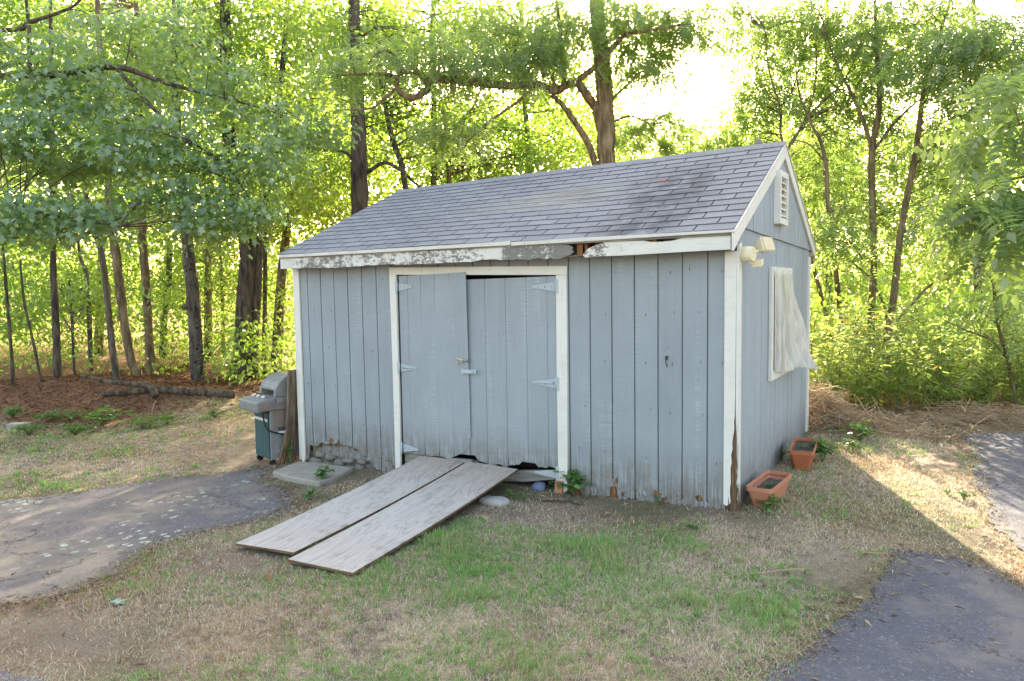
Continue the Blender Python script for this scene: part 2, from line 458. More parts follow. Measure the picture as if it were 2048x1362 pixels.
def ground_mat():
    b = NB('yard_ground'); p = b.pos(); z = b.attr('tint', 'Color'); s = b.n.new('ShaderNodeSeparateColor'); b.put(s.inputs[0], z)
    fine = b.noise(p, 90, 5, .7); mid = b.noise(p, 9, 5, .65); big = b.noise(p, 1.3, 4)
    soil = b.mix(b.rng(mid, .3, .7), (.15, .12, .095), (.29, .235, .185))
    straw = b.mix(b.rng(b.noise(b.map(p, (60, 60, 60)), 1, 4, .7, 1.2), .35, .65), (.23, .18, .125), (.50, .41, .29))
    c = b.mix(b.rng(b.math('ADD', mid, b.math('MULTIPLY', b.math('SUBTRACT', big, .5), .7)), .35, .62), soil, straw)
    litter = b.mix(b.rng(b.noise(p, 26, 5, .7), .3, .7), (.095, .048, .03), (.30, .155, .09))
    c = b.mix(s.outputs[1], c, litter)
    dirt = b.mix(b.rng(fine, .3, .7), (.15, .112, .082), (.29, .225, .17))
    c = b.mix(s.outputs[2], c, dirt)
    green = b.mix(b.rng(mid, .3, .7), (.045, .075, .02), (.11, .14, .045))
    c = b.mix(b.math('MULTIPLY', s.outputs[0], .55), c, green)
    c = b.mix(b.math('MULTIPLY', b.rng(fine, .5, .3), .35), c, (.05, .042, .035))
    return b.fin(c, .95, b.bump(b.math('ADD', fine, mid), .7, .02), spec=.1)

def poly_sheet_mat():
    b = NB('plastic_film'); p = b.pos()
    wr = b.noise(b.map(p, (3, 3, .8), rot=(R(28), 0, 0)), 1.6, 3, .5, 1.2)
    nrm = b.bump(wr, .8, .03)
    gl = b.n.new('ShaderNodeBsdfGlossy'); gl.inputs['Roughness'].default_value = .16; b.put(gl.inputs['Normal'], nrm)
    di = b.n.new('ShaderNodeBsdfDiffuse'); di.inputs[0].default_value = (.92, .92, .90, 1); b.put(di.inputs['Normal'], nrm)
    tl = b.n.new('ShaderNodeBsdfTranslucent'); tl.inputs[0].default_value = (.92, .92, .88, 1); b.put(tl.inputs['Normal'], nrm)
    tp = b.n.new('ShaderNodeBsdfTransparent')
    def mx(f, a, c):
        q = b.n.new('ShaderNodeMixShader'); b.put(q.inputs[0], f); b.t.links.new(a.outputs[0], q.inputs[1]); b.t.links.new(c.outputs[0], q.inputs[2]); return q
    a = mx(.55, di, tl); a = mx(b.rng(wr, .35, .65, .55, .05), a, tp); a = mx(.14, a, gl)
    b.t.links.new(a.outputs[0], b.out.inputs[0]); b.n.remove(b.b); return b.m

M = {}
GREY = (.280, .312, .336)
M['siding'] = siding_mat('grey_painted_siding', GREY, (.46, .495, .51))
M['siding_gable'] = siding_mat('grey_painted_gable', (.305, .343, .382), (.45, .485, .52))
M['door'] = siding_mat('grey_painted_door', (.288, .320, .343), (.49, .52, .53))
M['groove'] = plain('siding_recess', (.115, .125, .132), .9, .3, 15, .2)
M['dark'] = plain('shed_inside_shade', (.03, .026, .022), .95, .4, 8, .2)
M['white'] = white_mat('white_trim')
M['drip'] = white_mat('drip_edge_paint', (.60, .57, .52), .7)
M['fascia_old'] = white_mat('peeling_fascia_paint', (.62, .60, .56), .5, mould=[(-4.2, .9, .85), (-3.5, .6, .8), (-2.7, 1.0, .8), (-1.75, .5, 1.1), (-1.35, .35, 1.4)])
M['fascia_new'] = white_mat('scabby_fascia_paint', (.64, .62, .57), .4, mould=[(-1.12, .28, .75), (-.8, .4, .35)])
M['rot'] = wood_mat('rotten_wood', (.055, .032, .018), (.26, .155, .085), 'z')
M['rotred'] = wood_mat('red_rotten_wood', (.09, .035, .015), (.34, .15, .06), 'z')
M['oldgrey'] = wood_mat('grey_weathered_wood', (.13, .12, .10), (.33, .31, .28), 'x')
M['brownplank'] = wood_mat('brown_weathered_plank', (.075, .05, .035), (.25, .185, .13), 'z')
M['ply'] = plywood_mat()
M['plyedge'] = wood_mat('plywood_edge', (.07, .04, .022), (.25, .15, .085), 'x', 1)
M['hinge'] = plain('grey_painted_metal', (.375, .43, .46), .5, .15, 60, .2)
M['galv'] = plain('galvanised_metal', (.45, .45, .43), .38, .3, 50, .15, .7)
M['nail'] = plain('rusty_nail', (.08, .05, .035), .8, .3, 50, .1)
M['stone'] = plain('field_stone', (.20, .185, .155), .9, .55, 14, .8)
M['palestone'] = plain('pale_rock', (.34, .33, .31), .9, .35, 12, .7)
M['concrete'] = plain('old_concrete', (.30, .27, .225), .92, .3, 9, .6)
M['terracotta'] = plain('terracotta_plastic', (.42, .13, .065), .5, .22, 7, .12)
M['terracotta_pale'] = plain('sunbleached_terracotta', (.47, .19, .115), .6, .25, 7, .12)
M['soil'] = plain('potting_soil', (.10, .085, .07), .95, .6, 60, 1.0)
M['cream'] = plain('yellowed_plastic', (.72, .65, .46), .45, .10, 6, .05)
M['lens'] = plain('lamp_lens', (.62, .50, .30), .25, .2, 12, .05)
M['pane'] = plain('dim_window_pane', (.06, .065, .06), .12, .5, 3, .02)
M['grill_grey'] = plain('grey_grill_enamel', (.20, .205, .20), .42, .25, 9, .06)
M['grill_green'] = wood_mat('dark_green_enamel', (.012, .05, .058), (.045, .115, .125), 'z', .5, .5)
M['grill_brown'] = plain('browned_steel', (.20, .15, .125), .55, .4, 9, .1)
M['knob'] = plain('pale_knob', (.55, .55, .52), .5, .1, 20, .05)
M['black'] = plain('black_rubber', (.015, .015, .015), .6, .2, 20, .1)
M['bluething'] = plain('blue_plastic', (.11, .13, .20), .35, .2, 12, .05)
M['whiteplastic'] = plain('white_plastic', (.72, .74, .78), .4, .1, 12, .05)
M['shingle'] = shingle_mat()
M['shingle_core'] = plain('bitumen_edge', (.075, .075, .08), .9, .3, 40, .2)
M['asphalt_left'] = asphalt_mat('old_asphalt', (.155, .140, .144), (.26, .215, .17), 1.0, .8)
M['asphalt_right'] = asphalt_mat('driveway_asphalt', (.092, .096, .120), (.165, .15, .145), 0, .6)
M['ground'] = ground_mat()
M['film'] = poly_sheet_mat()
M['grass'] = tint_mat('grass_blades', .3)
M['flake'] = tint_mat('dry_litter', .1)
M['bark_grey'] = bark_mat('grey_brown_bark', (.05, .04, .032), (.20, .165, .125))
M['bark_dark'] = bark_mat('dark_bark', (.03, .024, .02), (.15, .11, .085))
M['bark_spot'] = bark_mat('spotted_bark', (.04, .034, .03), (.17, .14, .125), 0, .9)
M['bark_warm'] = bark_mat('warm_brown_bark', (.075, .05, .03), (.29, .21, .125))
M['bark_moss'] = bark_mat('mossy_bark', (.018, .016, .012), (.10, .08, .055), .7)
M['bark_young'] = bark_mat('young_bark', (.08, .055, .03), (.24, .18, .10))
M['log'] = bark_mat('dead_log', (.05, .035, .025), (.19, .14, .105))
M['leaf_maple'] = leaf_mat('maple_leaf', (.055, .115, .04), (.11, .18, .06), (.40, .60, .075), .55, .06, .02)
M['leaf_near'] = leaf_mat('shaded_maple_leaf', (.06, .135, .065), (.115, .20, .09), (.38, .60, .12), .48, .09)  # bluer copy of the maple leaf, cool shade put into its colour
M['leaf_under'] = leaf_mat('understory_leaf', (.06, .125, .035), (.12, .20, .05), (.40, .64, .09), .56, .05, .015)
M['leaf_locust'] = leaf_mat('locust_leaflet', (.07, .125, .05), (.13, .19, .075), (.43, .62, .15), .55, .06, .02)
M['leaf_far'] = leaf_mat('far_leaf', (.06, .12, .04), (.12, .19, .06), (.40, .62, .11), .56, 0, .02)
M['leaf_weedy'] = leaf_mat('tall_weed_leaf', (.10, .165, .055), (.19, .26, .10), (.55, .70, .18), .58, .04, .03)
M['weed'] = leaf_mat('weed_leaf', (.045, .14, .03), (.10, .24, .055), (.25, .42, .05), .35, .06)
M['stem'] = plain('green_stem', (.12, .15, .06), .8, .3, 30, .1)
M['drystem'] = plain('dry_stem', (.42, .30, .19), .9, .4, 30, .2)
#---PART2---
# ------------------------------------------------------------------ ground, asphalt
PAD = [(-8.5,-5.0),(-7.5,-3.75),(-6.43,-2.41),(-6.08,-1.98),(-5.77,-1.34),(-5.38,-.84),(-5.14,-.39),(-4.95,-.33),(-4.66,-.74),(-4.2,-1.0),(-3.62,-1.2),(-3.42,-1.45),(-3.47,-1.83),(-3.65,-2.25),(-3.66,-2.57),(-3.39,-3.08),(-3.34,-3.41),(-3.52,-3.62),(-4.2,-4.6),(-4.6,-5.4)]
CORNER = [(-3.0,-4.15),(-2.55,-4.02),(-2.3,-3.97),(-2.08,-3.9),(-1.85,-4.05),(-1.8,-4.3),(-2.2,-4.9),(-3.0,-4.9)]
DRIVE = [(1.15,-.34),(1.12,-.7),(1.05,-1.23),(.98,-1.42),(.9,-1.6),(.86,-1.85),(.83,-2.06),(.74,-2.42),(.62,-3),(.5,-4),(.4,-6),(6,-6),(6,-.75),(2.3,-.78),(1.95,-.72),(1.79,-.6),(1.69,-.47),(1.43,-.29)]
STRIP = [(1.56,3.89),(1.60,3.2),(1.64,2.61),(1.66,1.8),(1.70,1.0),(1.76,.15),(1.9,-.2),(2.3,-.4),(6,-.35),(6,5.2),(2.15,4.25)]

def ground_axis(a, b, step, lim):
    core = np.arange(a, b, step); out = []; s = step; x = b
    while x < lim: out.append(x); s *= 1.17; x += s
    left = []; s = step; x = a
    while x > -lim: s *= 1.17; x -= s; left.append(x)
    return np.array(left[::-1] + list(core) + out)

def zones(x, y):
    n1 = waves(x, y, 11, 2.2); n2 = waves(x, y, 12, 6.0)
    d = np.hypot(x+1, y+1.5)
    litter = sstep(-8.6, -10.2, x + .6*n1)*sstep(-.9, .3, y+.5*n2)
    litter = np.maximum(litter, sstep(4.0, 6.0, y + .5*n1 + 0*x)*.9)
    litter = np.maximum(litter, sstep(3.2, 3.9, y+.3*n2)*sstep(-.5, .3, x)*.6)
    wallstrip = sstep(-.75, -.25, y+.2*n2)*sstep(.2, -.1, y)*sstep(-5.2, -4.6, x)*sstep(.7, .2, x)
    dirt = .95*wallstrip
    for (cx, cy_, sx, sy_, a) in ((-2.85,-2.5,.45,.32,1.0), (-3.7,-1.0,.7,.4,1.0), (-2.95,-.9,.3,.6,.9), (-1.2,-.55,.9,.22,.8), (.95,-.9,.35,.5,.8), (-2.6,-3.65,.8,.4,.95), (-1.55,-.75,.6,.28,.9), (1.5,.2,.28,1.1,.8), (1.35,-.1,.5,.35,.75), (-6.3,.2,1.6,.9,.5), (1.45,2.4,.25,1.6,.55), (-5.4,-.2,.6,.5,.5)):
        dirt = np.maximum(dirt, a*np.exp(-((x-cx)/sx)**2-((y-cy_)/sy_)**2)*(1+.35*n2))
    green = sstep(-.10, .45, n1+.5*n2)*.8
    return np.clip(green*(1-litter), 0, 1), np.clip(litter, 0, 1), np.clip(dirt, 0, 1)

def make_ground():
    xs = ground_axis(-7.0, 3.4, .065, 260); ys = ground_axis(-5.4, 5.0, .065, 260)
    X, Y = np.meshgrid(xs, ys); v = np.stack([X.ravel(), Y.ravel(), gz(X.ravel(), Y.ravel())], 1)
    nx, ny = len(xs), len(ys)
    i = np.arange(nx-1)[None, :] + np.arange(ny-1)[:, None]*nx; i = i.ravel()
    f = np.stack([i, i+1, i+1+nx, i+nx], 1)
    g, l, d = zones(v[:, 0], v[:, 1])
    me = mesh_np('ground', v, f, np.full(len(f), 4), M['ground'], True, colors=np.stack([g, l, d], 1))
    return tag(link(bpy.data.objects.new('ground', me)), 'dry patchy yard ground of soil and straw', kind='structure')
make_ground()

def make_pad(name, poly, mat, label, jit, seed, lift=.011):
    rr = np.random.RandomState(seed); out = []
    n = len(poly)
    for i in range(n):
        a = np.array(poly[i]); b = np.array(poly[(i+1) % n]); L = np.linalg.norm(b-a); k = max(1, int(L/.045)) if L < 2.2 else max(1, int(L/.4))
        nrm = np.array([b[1]-a[1], a[0]-b[0]])/L
        for j in range(k):
            t = j/k; q = a+(b-a)*t
            w = jit*(waves(q[0], q[1], seed, 5.0)*1.8 + waves(q[0], q[1], seed+1, 19.0) + rr.uniform(-.7, .7)) if L < 2.2 else 0
            out.append(q+nrm*w)
    out = np.array(out); x0, y0 = out.min(0); x1, y1 = out.max(0)
    gx, gy = np.meshgrid(np.arange(x0, x1, .13), np.arange(y0, y1, .13)); gx = gx.ravel(); gy = gy.ravel()
    ins = inpoly(gx, gy, out)
    # keep grid points off the outline
    pts = np.stack([gx[ins], gy[ins]], 1)
    dmin = np.array([np.min(np.hypot(out[:, 0]-p[0], out[:, 1]-p[1])) for p in pts]); pts = pts[dmin > .05]
    allp = [Vector(p) for p in np.vstack([out, pts]).tolist()]
    k = len(out)
    r = delaunay_2d_cdt(allp, [(i, (i+1) % k) for i in range(k)], [list(range(k))], 1, 1e-5)
    vv = np.array([(p.x, p.y) for p in r[0]]); ff = [tuple(f) for f in r[2]]
    z = gz(vv[:, 0], vv[:, 1]) + lift
    mb = MB(); mb.add(np.column_stack([vv, z]), ff)
    # crumbled edge going down into the soil
    o = np.column_stack([out, gz(out[:, 0], out[:, 1])+lift]); lo = o.copy(); lo[:, 2] -= .05
    mb.add(np.vstack([o, lo]), [(i, (i+1) % k, k+(i+1) % k, k+i) for i in range(k)])
    ob = mb.build(name, mat, fix=False)
    me = ob.data; bm = bmesh.new(); bm.from_mesh(me)
    for f in bm.faces:
        if abs(f.normal.z) > .5 and f.normal.z < 0: f.normal_flip()
        f.smooth = True
    bm.to_mesh(me); bm.free()
    return tag(ob, label, kind='structure')
make_pad('asphalt_pad', PAD, M['asphalt_left'], 'old cracked asphalt pad spotted with pale lichen left of the shed', .05, 21)
make_pad('asphalt_scrap', CORNER, M['asphalt_left'], 'scrap of old asphalt in the near left corner', .04, 22)
make_pad('driveway', DRIVE, M['asphalt_right'], 'shaded asphalt driveway in the near right corner', .03, 23)
make_pad('driveway_apron', STRIP, M['asphalt_right'], 'sunlit strip of asphalt driveway beyond the dirt track', .04, 24)

# ------------------------------------------------------------------ the shed
rng = random.Random(7)
SHED_D = 3.28
shed = thing('shed', (-2.44, 1.64, -.1), 'weathered grey wooden shed with double doors, rotted base and gabled shingle roof', 'shed')

def jag(x, base, seed, amp):
    return base + amp*(waves(np.float64(x)*1.0, np.float64(seed), 31+seed, 38.0, 5) + .5*waves(np.float64(x), np.float64(seed), 51+seed, 110.0, 4))

WBX = [-4.90,-4.775,-4.755,-4.70,-4.62,-4.58,-4.45,-4.42,-4.36,-4.30,-4.25,-4.1,-4.02,-3.98,-3.88,-3.82,-3.76,-3.62,-3.36,-1.6,-1.36,-1.30,-1.22,-1.10,-1.065,-1.05,-1.00,-.985,-.8,-.55,-.30,-.15,-.05]
WBZ = [-.20,-.165,.02,.005,.01,.05,.045,.075,.045,.07,.075,.05,.03,-.01,-.03,-.10,-.15,-.17,-.13,-.05,-.05,-.085,-.08,-.065,-.06,.045,.04,-.07,-.055,-.05,-.045,-.03,-.03]
def wall_bottom(x): return float(np.interp(x, WBX, WBZ))

def siding_board(x0, x1, ztop, zbot_fn, parent, mat, y0=0.0, th=.014, name='siding_board', seed=1, ragged=True, lean=0):
    nb = max(3, int((x1-x0)/.012)) if ragged else 1
    xs = np.linspace(x0, x1, nb+1)
    bot = [(float(x), zbot_fn(x)) for x in xs]
    out = bot + [(x1, ztop(x1)), (x0, ztop(x0))]
    return MB().prism(out, 'y', y0, y0+th).build(name, mat, parent)

def fascia_under(x): return 2.135
GX = [-4.6916+.2032*i for i in range(23)]
edges = [-4.81] + GX + [-.07]
OPEN_L, OPEN_R = -3.41, -1.52
fw_ = MB()
fw_.box((-4.86, .018, .10), (OPEN_L, .05, 2.16)); fw_.box((OPEN_R, .018, .02), (-.03, .05, 2.16)); fw_.box((OPEN_L, .018, 1.93), (OPEN_R, .05, 2.16))
front_wall = fw_.build('front_wall', M['siding'], shed)
for i in range(len(edges)-1):
    a, b = edges[i]+.006, edges[i+1]-.006
    pieces = []
    if b < OPEN_L or a > OPEN_R: pieces.append((a, b, True))
    else:
        if a < OPEN_L: pieces.append((a, OPEN_L, True)); a = OPEN_L+.001
        if b > OPEN_R: pieces.append((OPEN_R, b, True)); b = OPEN_R-.001
        pieces.append((a, b, False))
    for (x0, x1, full) in pieces:
        if full:
            amp = .018 if x0 < -3.7 else .026
            siding_board(x0, x1, fascia_under, lambda x: jag(x, wall_bottom(x), 1, amp), front_wall, M['siding'], y0=rng.uniform(-.002, .002))
        else:
            siding_board(x0, x1, fascia_under, lambda x: 1.90, front_wall, M['siding'], ragged=False)
# dark rotten edge behind the ragged board ends, and scales of paint and veneer peeling off the base
def rot_edge(x0, x1, fn, seed, y, drop, mat, parent, name='rotten_edge', h=.07):
    xs = np.arange(x0, x1, .011)
    low = [(float(x), jag(x, fn(x)-drop, seed, .012)) for x in xs]; up_ = [(float(x), fn(x)+h) for x in xs]
    return MB().prism(low + up_[::-1], 'y', y, y+.003).build(name, mat, parent)
rot_edge(-4.77, -3.44, wall_bottom, 8, .0145, .020, M['rot'], shed); rot_edge(-1.43, -.09, wall_bottom, 9, .0145, .016, M['rotred'], shed)
for k in range(34):
    x = rng.uniform(-1.40, -.12) if k < 24 else rng.uniform(-4.75, -3.85); b0 = wall_bottom(x)
    w = rng.uniform(.03, .085); h = rng.uniform(.025, .10); z = b0 + rng.uniform(-.01, .05) if k < 24 else b0+rng.uniform(-.01, .02)
    n_ = 9; pts_ = []
    for q in range(n_):
        a = 2*math.pi*q/n_; pts_.append((x+w*.5*math.cos(a)*rng.uniform(.6, 1.25), z+h*.5+h*.5*math.sin(a)*rng.uniform(.55, 1.2)))
    yy = -.004-rng.uniform(0, .004)
    o = MB().prism(pts_, 'y', yy, yy+.0015).build('peeling_scale', rng.choice([M['siding'], M['siding'], M['siding'], M['rotred'], M['rot']]), shed)
    for v in o.data.vertices: v.co.y -= max(0, z+h*.4-v.co.z)*.12
nl = MB()
for i in range(len(edges)-1):
    for z in (.32, .72, 1.12, 1.52, 1.86):
        x = (edges[i]+edges[i+1])/2 + rng.uniform(-.07, .07)
        if OPEN_L-.06 < x < OPEN_R+.06: continue
        nl.tube([(x, -.0005, z+rng.uniform(-.03, .03)), (x, -.0025, z)], .0022, 5)
tag(nl.build('nail_heads', M['nail'], front_wall), kind='stuff')
# other walls
mb = MB(); mb.box((-4.87, .05, -.2), (-4.845, SHED_D, 2.1)); mb.build('side_wall', M['siding'], shed)
mb = MB(); mb.box((-4.87, SHED_D-.03, -.2), (-.0, SHED_D-.005, 2.1)); mb.build('rear_wall', M['siding'], shed)

# roof surface: position at x along the eave, v (0 eave .. 1 ridge)
EAVE_Y, RIDGE_Y = -.215, 1.64
def roof_x(side, v): return -4.905 + .16*v if side < 0 else .04
def roof_z(x, v):
    t = (x+4.9)/4.93
    ze = 2.152 + (2.142-2.152)*t; zr = 3.025 + (3.078-3.025)*t
    return ze + (zr-ze)*v - .012*math.sin(math.pi*v)*math.sin(math.pi*t) + .006*math.sin(x*2.1+1)*(1-v)
def roof_p(x, v, up=0):
    return Vector((x, EAVE_Y+(RIDGE_Y-EAVE_Y)*v - up*.45, roof_z(x, v)+up*.89))
def gable_top(y):       # underside of the roof over the right gable
    v = (y-EAVE_Y)/(RIDGE_Y-EAVE_Y)
    if v > 1: v = 2-v
    return roof_z(0, v)-.045

# gable wall: boards on a recessed backing
gm = MB(); gm.prism([(0.05, -.02), (SHED_D-.01, -.02), (SHED_D-.01, 2.08), (RIDGE_Y, 2.98), (.05, 2.17)], 'x', -.05, -.02)
gable = gm.build('gable_wall', M['siding_gable'], shed)
ye = [.05 + .2032*i for i in range(16)] + [SHED_D-.0]
for i in range(len(ye)-1):
    a, b = ye[i]+.003, ye[i+1]-.003
    xs = np.linspace(a, b, 12)
    bot = [(float(y), jag(y, .0 + .012*min(y, 3)-.035, 3, .012)) for y in xs]
    MB().prism(bot + [(b, 2.195-.02*b), (a, 2.195-.02*a)], 'x', -.014, rng.uniform(-.0015, .0015)).build('siding_board', M['siding_gable'], gable)
    za, zb = gable_top(a), gable_top(b)
    if max(za, zb) > 2.26:
        top = [(b, max(zb, 2.2)), (a, max(za, 2.2))]
        if a < RIDGE_Y < b: top = [(b, zb), (RIDGE_Y, gable_top(RIDGE_Y)), (a, za)]
        MB().prism([(a, 2.188-.02*a), (b, 2.188-.02*b)] + top, 'x', .004, .016+rng.uniform(-.0015, .0015)).build('siding_board', M['siding_gable'], gable)

# trim
mb = MB()
rx = [(-.085, 2.02), (-.085, -.0)]
lft = [(-.085, .0)]; 
out = [(-.085, 1.998), (-.085, .02), (-.06, .01), (-.035, .03)]
for k in range(14):
    z = .05 + k*.052; out.append((-.035 + .030*(k/13)**1.5 + rng.uniform(-.006, .006), z))
out += [(-.002, .80), (.0, .86), (.004, 1.998)]
mb.prism(out, 'y', -.022, -.0025); mb.build('corner_board', M['white'], shed)
mb = MB(); out = [(-.018, 2.05)]
for k in range(16):
    z = .84 - k*.056; out.append((-.016 + .028*min(1, k/8) + rng.uniform(-.007, .007), z))
out += [(.045, .02), (.062, .05), (.066, 2.07)]
mb.prism(out, 'x', .0045, .024); mb.build('corner_board', M['white'], shed)
# the rotten post showing in the split corner
mb = MB()
pts = [(-.012, .012, -.06), (-.014, .006, .2), (-.010, .004, .45), (-.012, .004, .86)]
mb.tube(smooth_path(pts, 5), resample([.036, .027, .022, .012], 16), 9, True, False, .28, 5); mb.build('rotten_post', M['rot'], shed)
for k in range(7):
    x = -.05+k*.013; h = rng.uniform(.05, .22)
    MB().prism([(x, -.05), (x+.011, -.05), (x+.008, h*.6), (x+.004, h)], 'y', -.02-rng.uniform(0, .006), -.004).build('rotten_splinter', M['rot'], shed)
mb = MB(); out = [(-4.882, 1.999), (-4.882, -.10), (-4.868, -.18), (-4.835, -.205), (-4.812, -.15), (-4.806, 1.999)]
mb.prism(out, 'y', -.022, -.0025); mb.box((-4.905, -.02, -.17), (-4.885, .08, 2.02)); mb.build('corner_board', M['white'], shed)
# door casing
mb = MB(); mb.prism([(-3.475, 1.900), (-1.447, 1.850), (-1.447, 1.930), (-3.475, 1.976)], 'y', -.024, -.003); mb.build('door_head_trim', M['white'], shed, .003)
mb = MB(); mb.prism([(-3.472, 1.899), (-3.462, .9), (-3.462, -.155), (-3.44, -.16), (-3.392, -.11), (-3.383, .6), (-3.386, 1.2), (-3.385, 1.897)], 'y', -.026, -.003); mb.build('door_jamb_trim', M['white'], shed)
mb = MB(); mb.prism([(-1.552, 1.850), (-1.555, 1.0), (-1.552, -.06), (-1.50, -.09), (-1.462, -.06), (-1.452, .9), (-1.449, 1.848)], 'y', -.026, -.003); mb.build('door_jamb_trim', M['white'], shed)
# near-black panels stand in for the shade inside the doorway; sill timbers
mb = MB(); mb.box((-3.5, .30, -.3), (-1.4, .33, 2.0)); mb.box((-3.42, .05, -.02), (-1.5, .31, .0)); mb.build('doorway_shade_panel', M['dark'], shed)
mb = MB(); mb.prism([(-4.74, -.075), (-3.70, -.10), (-3.68, .098), (-4.2, .098), (-4.74, .098)], 'y', .040, .08); mb.build('sill_plank', M['siding'], shed)
mb = MB(); mb.prism([(-1.40, -.12), (-.04, -.12), (-.04, .06), (-1.40, .06)], 'y', .0185, .09); mb.build('sill_beam', M['rotred'], shed)
mb = MB(); mb.prism([(-2.25, -.085), (-1.95, -.06), (-1.58, .015), (-1.58, .09), (-1.85, .06), (-2.25, .0)], 'y', .03, .09); mb.build('threshold_beam', M['oldgrey'], shed)
mb = MB(); mb.prism([(-3.38, -.06), (-2.45, -.02), (-2.45, .075), (-3.38, .075)], 'y', .03, .08); mb.build('threshold_beam', M['oldgrey'], shed)

# doors
def door(x0, x1, cuts, top, bot_fn, swing, seed, label):
    """swing(x,z) -> how far the leaf stands proud of the frame"""
    core = MB(); core.hexa([(x0+.01, .004, .14), (x1-.01, .004, .14), (x1-.01, .018, .14), (x0+.01, .018, .14), (x0+.01, .004, top(x0)-.01), (x1-.01, .004, top(x1)-.01), (x1-.01, .018, top(x1)-.01), (x0+.01, .018, top(x0)-.01)])
    def bend(o):
        for v in o.data.vertices: v.co.y -= swing(v.co.x, v.co.z)
    lf = core.build('door', M['door'], shed); bend(lf); lf['label'] = label
    ed = [x0] + cuts + [x1]
    for i in range(len(ed)-1):
        a, b = ed[i]+.0045, ed[i+1]-.0045
        nb = max(3, int((b-a)/.011)); xs = np.linspace(a, b, nb+1)
        bot = [(float(x), jag(x, bot_fn(x), seed, .014)) for x in xs]
        rows = [bot]
        o = MB()
        zs = np.linspace(.24, 1, 7)
        grid = [bot] + [[(float(x), .24 + (top(x)-.24)*t) for x in xs] for t in np.linspace(0, 1, 6)]
        v = [(p[0], 0.0, p[1]) for r_ in grid for p in r_] + [(p[0], .014, p[1]) for r_ in grid for p in r_]
        n1 = nb+1; nr = len(grid); off = n1*nr; f = []
        for r_ in range(nr-1):
            for k in range(nb):
                q = r_*n1+k
                f.append((q, q+1, q+1+n1, q+n1)); f.append((q+off, q+n1+off, q+1+n1+off, q+1+off))
        for k in range(nb):
            f.append((k, k+off, k+1+off, k+1)); q = (nr-1)*n1+k; f.append((q, q+1, q+1+off, q+off))
        for r_ in range(nr-1):
            q = r_*n1; f.append((q, q+n1, q+n1+off, q+off)); q += nb; f.append((q, q+off, q+n1+off, q+n1))
        o.add(v, f); ob = o.build('door_board', M['door'], lf); bend(ob)
    return lf, bend
lt = lambda x: 1.884 + (x+3.365)*.022
lb = lambda x: float(np.interp(x, [-3.37, -3.07, -2.75, -2.66, -2.60, -2.55, -2.50], [.065, .085, .085, .12, .15, .20, .27]))
lsw = lambda x, z: .008 + max(0, (x+3.36))*(.018 + .034*max(0, z-.3)/1.6)
left_door, bend_l = door(-3.365, -2.512, [-3.245, -3.072, -2.888, -2.706], lt, lb, lsw, 5, 'left door leaf warped outward at its top corner')
rt_ = lambda x: 1.832 + (x+2.53)*.012
rb = lambda x: float(np.interp(x, [-2.52, -2.46, -2.38, -2.09, -1.98, -1.93, -1.86, -1.80, -1.77, -1.56], [.22, .13, .075, .08, .11, .15, .155, .14, .115, .125]))
rsw = lambda x, z: .004 + max(0, (-1.56-x))*.006
right_door, bend_r = door(-2.535, -1.562, [-2.316, -2.090, -1.868, -1.655], rt_, rb, rsw, 6, 'right door leaf sagging below the head trim')
mb = MB(); mb.box((-2.536, -.004, .30), (-2.500, .0035, 1.885)); o = mb.build('meeting_strip', M['door'], left_door); bend_l(o)
mb = MB(); mb.prism([(-2.80, -.015), (-2.50, -.015), (-2.498, .10), (-2.80, .085)], 'y', -.026, -.008); mb.build('bottom_rail', M['oldgrey'], left_door)

def hinge(x, z, s, L, leaf, bend, kind=0):
    d = MB()
    h = .043
    a = x + s*.012
    d.prism([(a, z-h), (a+s*L*.45, z-h*.62), (a+s*L, z-.010), (a+s*(L+.012), z), (a+s*L, z+.010), (a+s*L*.45, z+h*.62), (a, z+h)], 'y', -.009, -.0005)
    if kind: d.tube([(a+s*.02, -.007, z+.004), (a+s*L*.5, -.010, z+.004), (a+s*L*.92, -.008, z)], [.013, .012, .006], 8)
    o = d.build('hinge_strap', M['hinge'], leaf); bend(o)
    d = MB(); d.box((x-s*.024 if s > 0 else x-.002, -.031, z-.062), (x+.002 if s > 0 else x+.024, -.0262, z+.062))
    d.tube([(x+s*.006, -.032, z-.062), (x+s*.006, -.032, z+.062)], .0065, 8); o = d.build('hinge_leaf', M['hinge'], leaf)
    for k, (fx, dz) in enumerate(((.18, 0), (.45, .008), (.45, -.008), (.75, 0))):
        q = MB(); q.tube([(a+s*L*fx, -.0125 if kind else -.009, z+dz), (a+s*L*fx, -.0165 if kind else -.012, z+dz)], .0045, 6); w = q.build('screw', M['nail'], leaf); bend(w)
for (x, z, L, k) in ((-3.372, 1.775, .175, 0), (-3.372, .955, .205, 1), (-3.368, .125, .19, 0)): hinge(x, z, 1, L, left_door, bend_l, k)
for (x, z, L, k) in ((-1.556, 1.752, .23, 0), (-1.556, .89, .235, 1)): hinge(x, z, -1, L, right_door, bend_r, k)
d = MB(); d.prism([(-1.572, .02), (-1.70, .03), (-1.83, .045), (-1.83, .058), (-1.70, .085), (-1.572, .10)], 'y', .021, .028); d.build('hinge_strap', M['hinge'], right_door)
d = MB(); d.box((-1.572, -.033, .0), (-1.55, -.0262, .15)); d.build('hinge_leaf', M['hinge'], right_door)
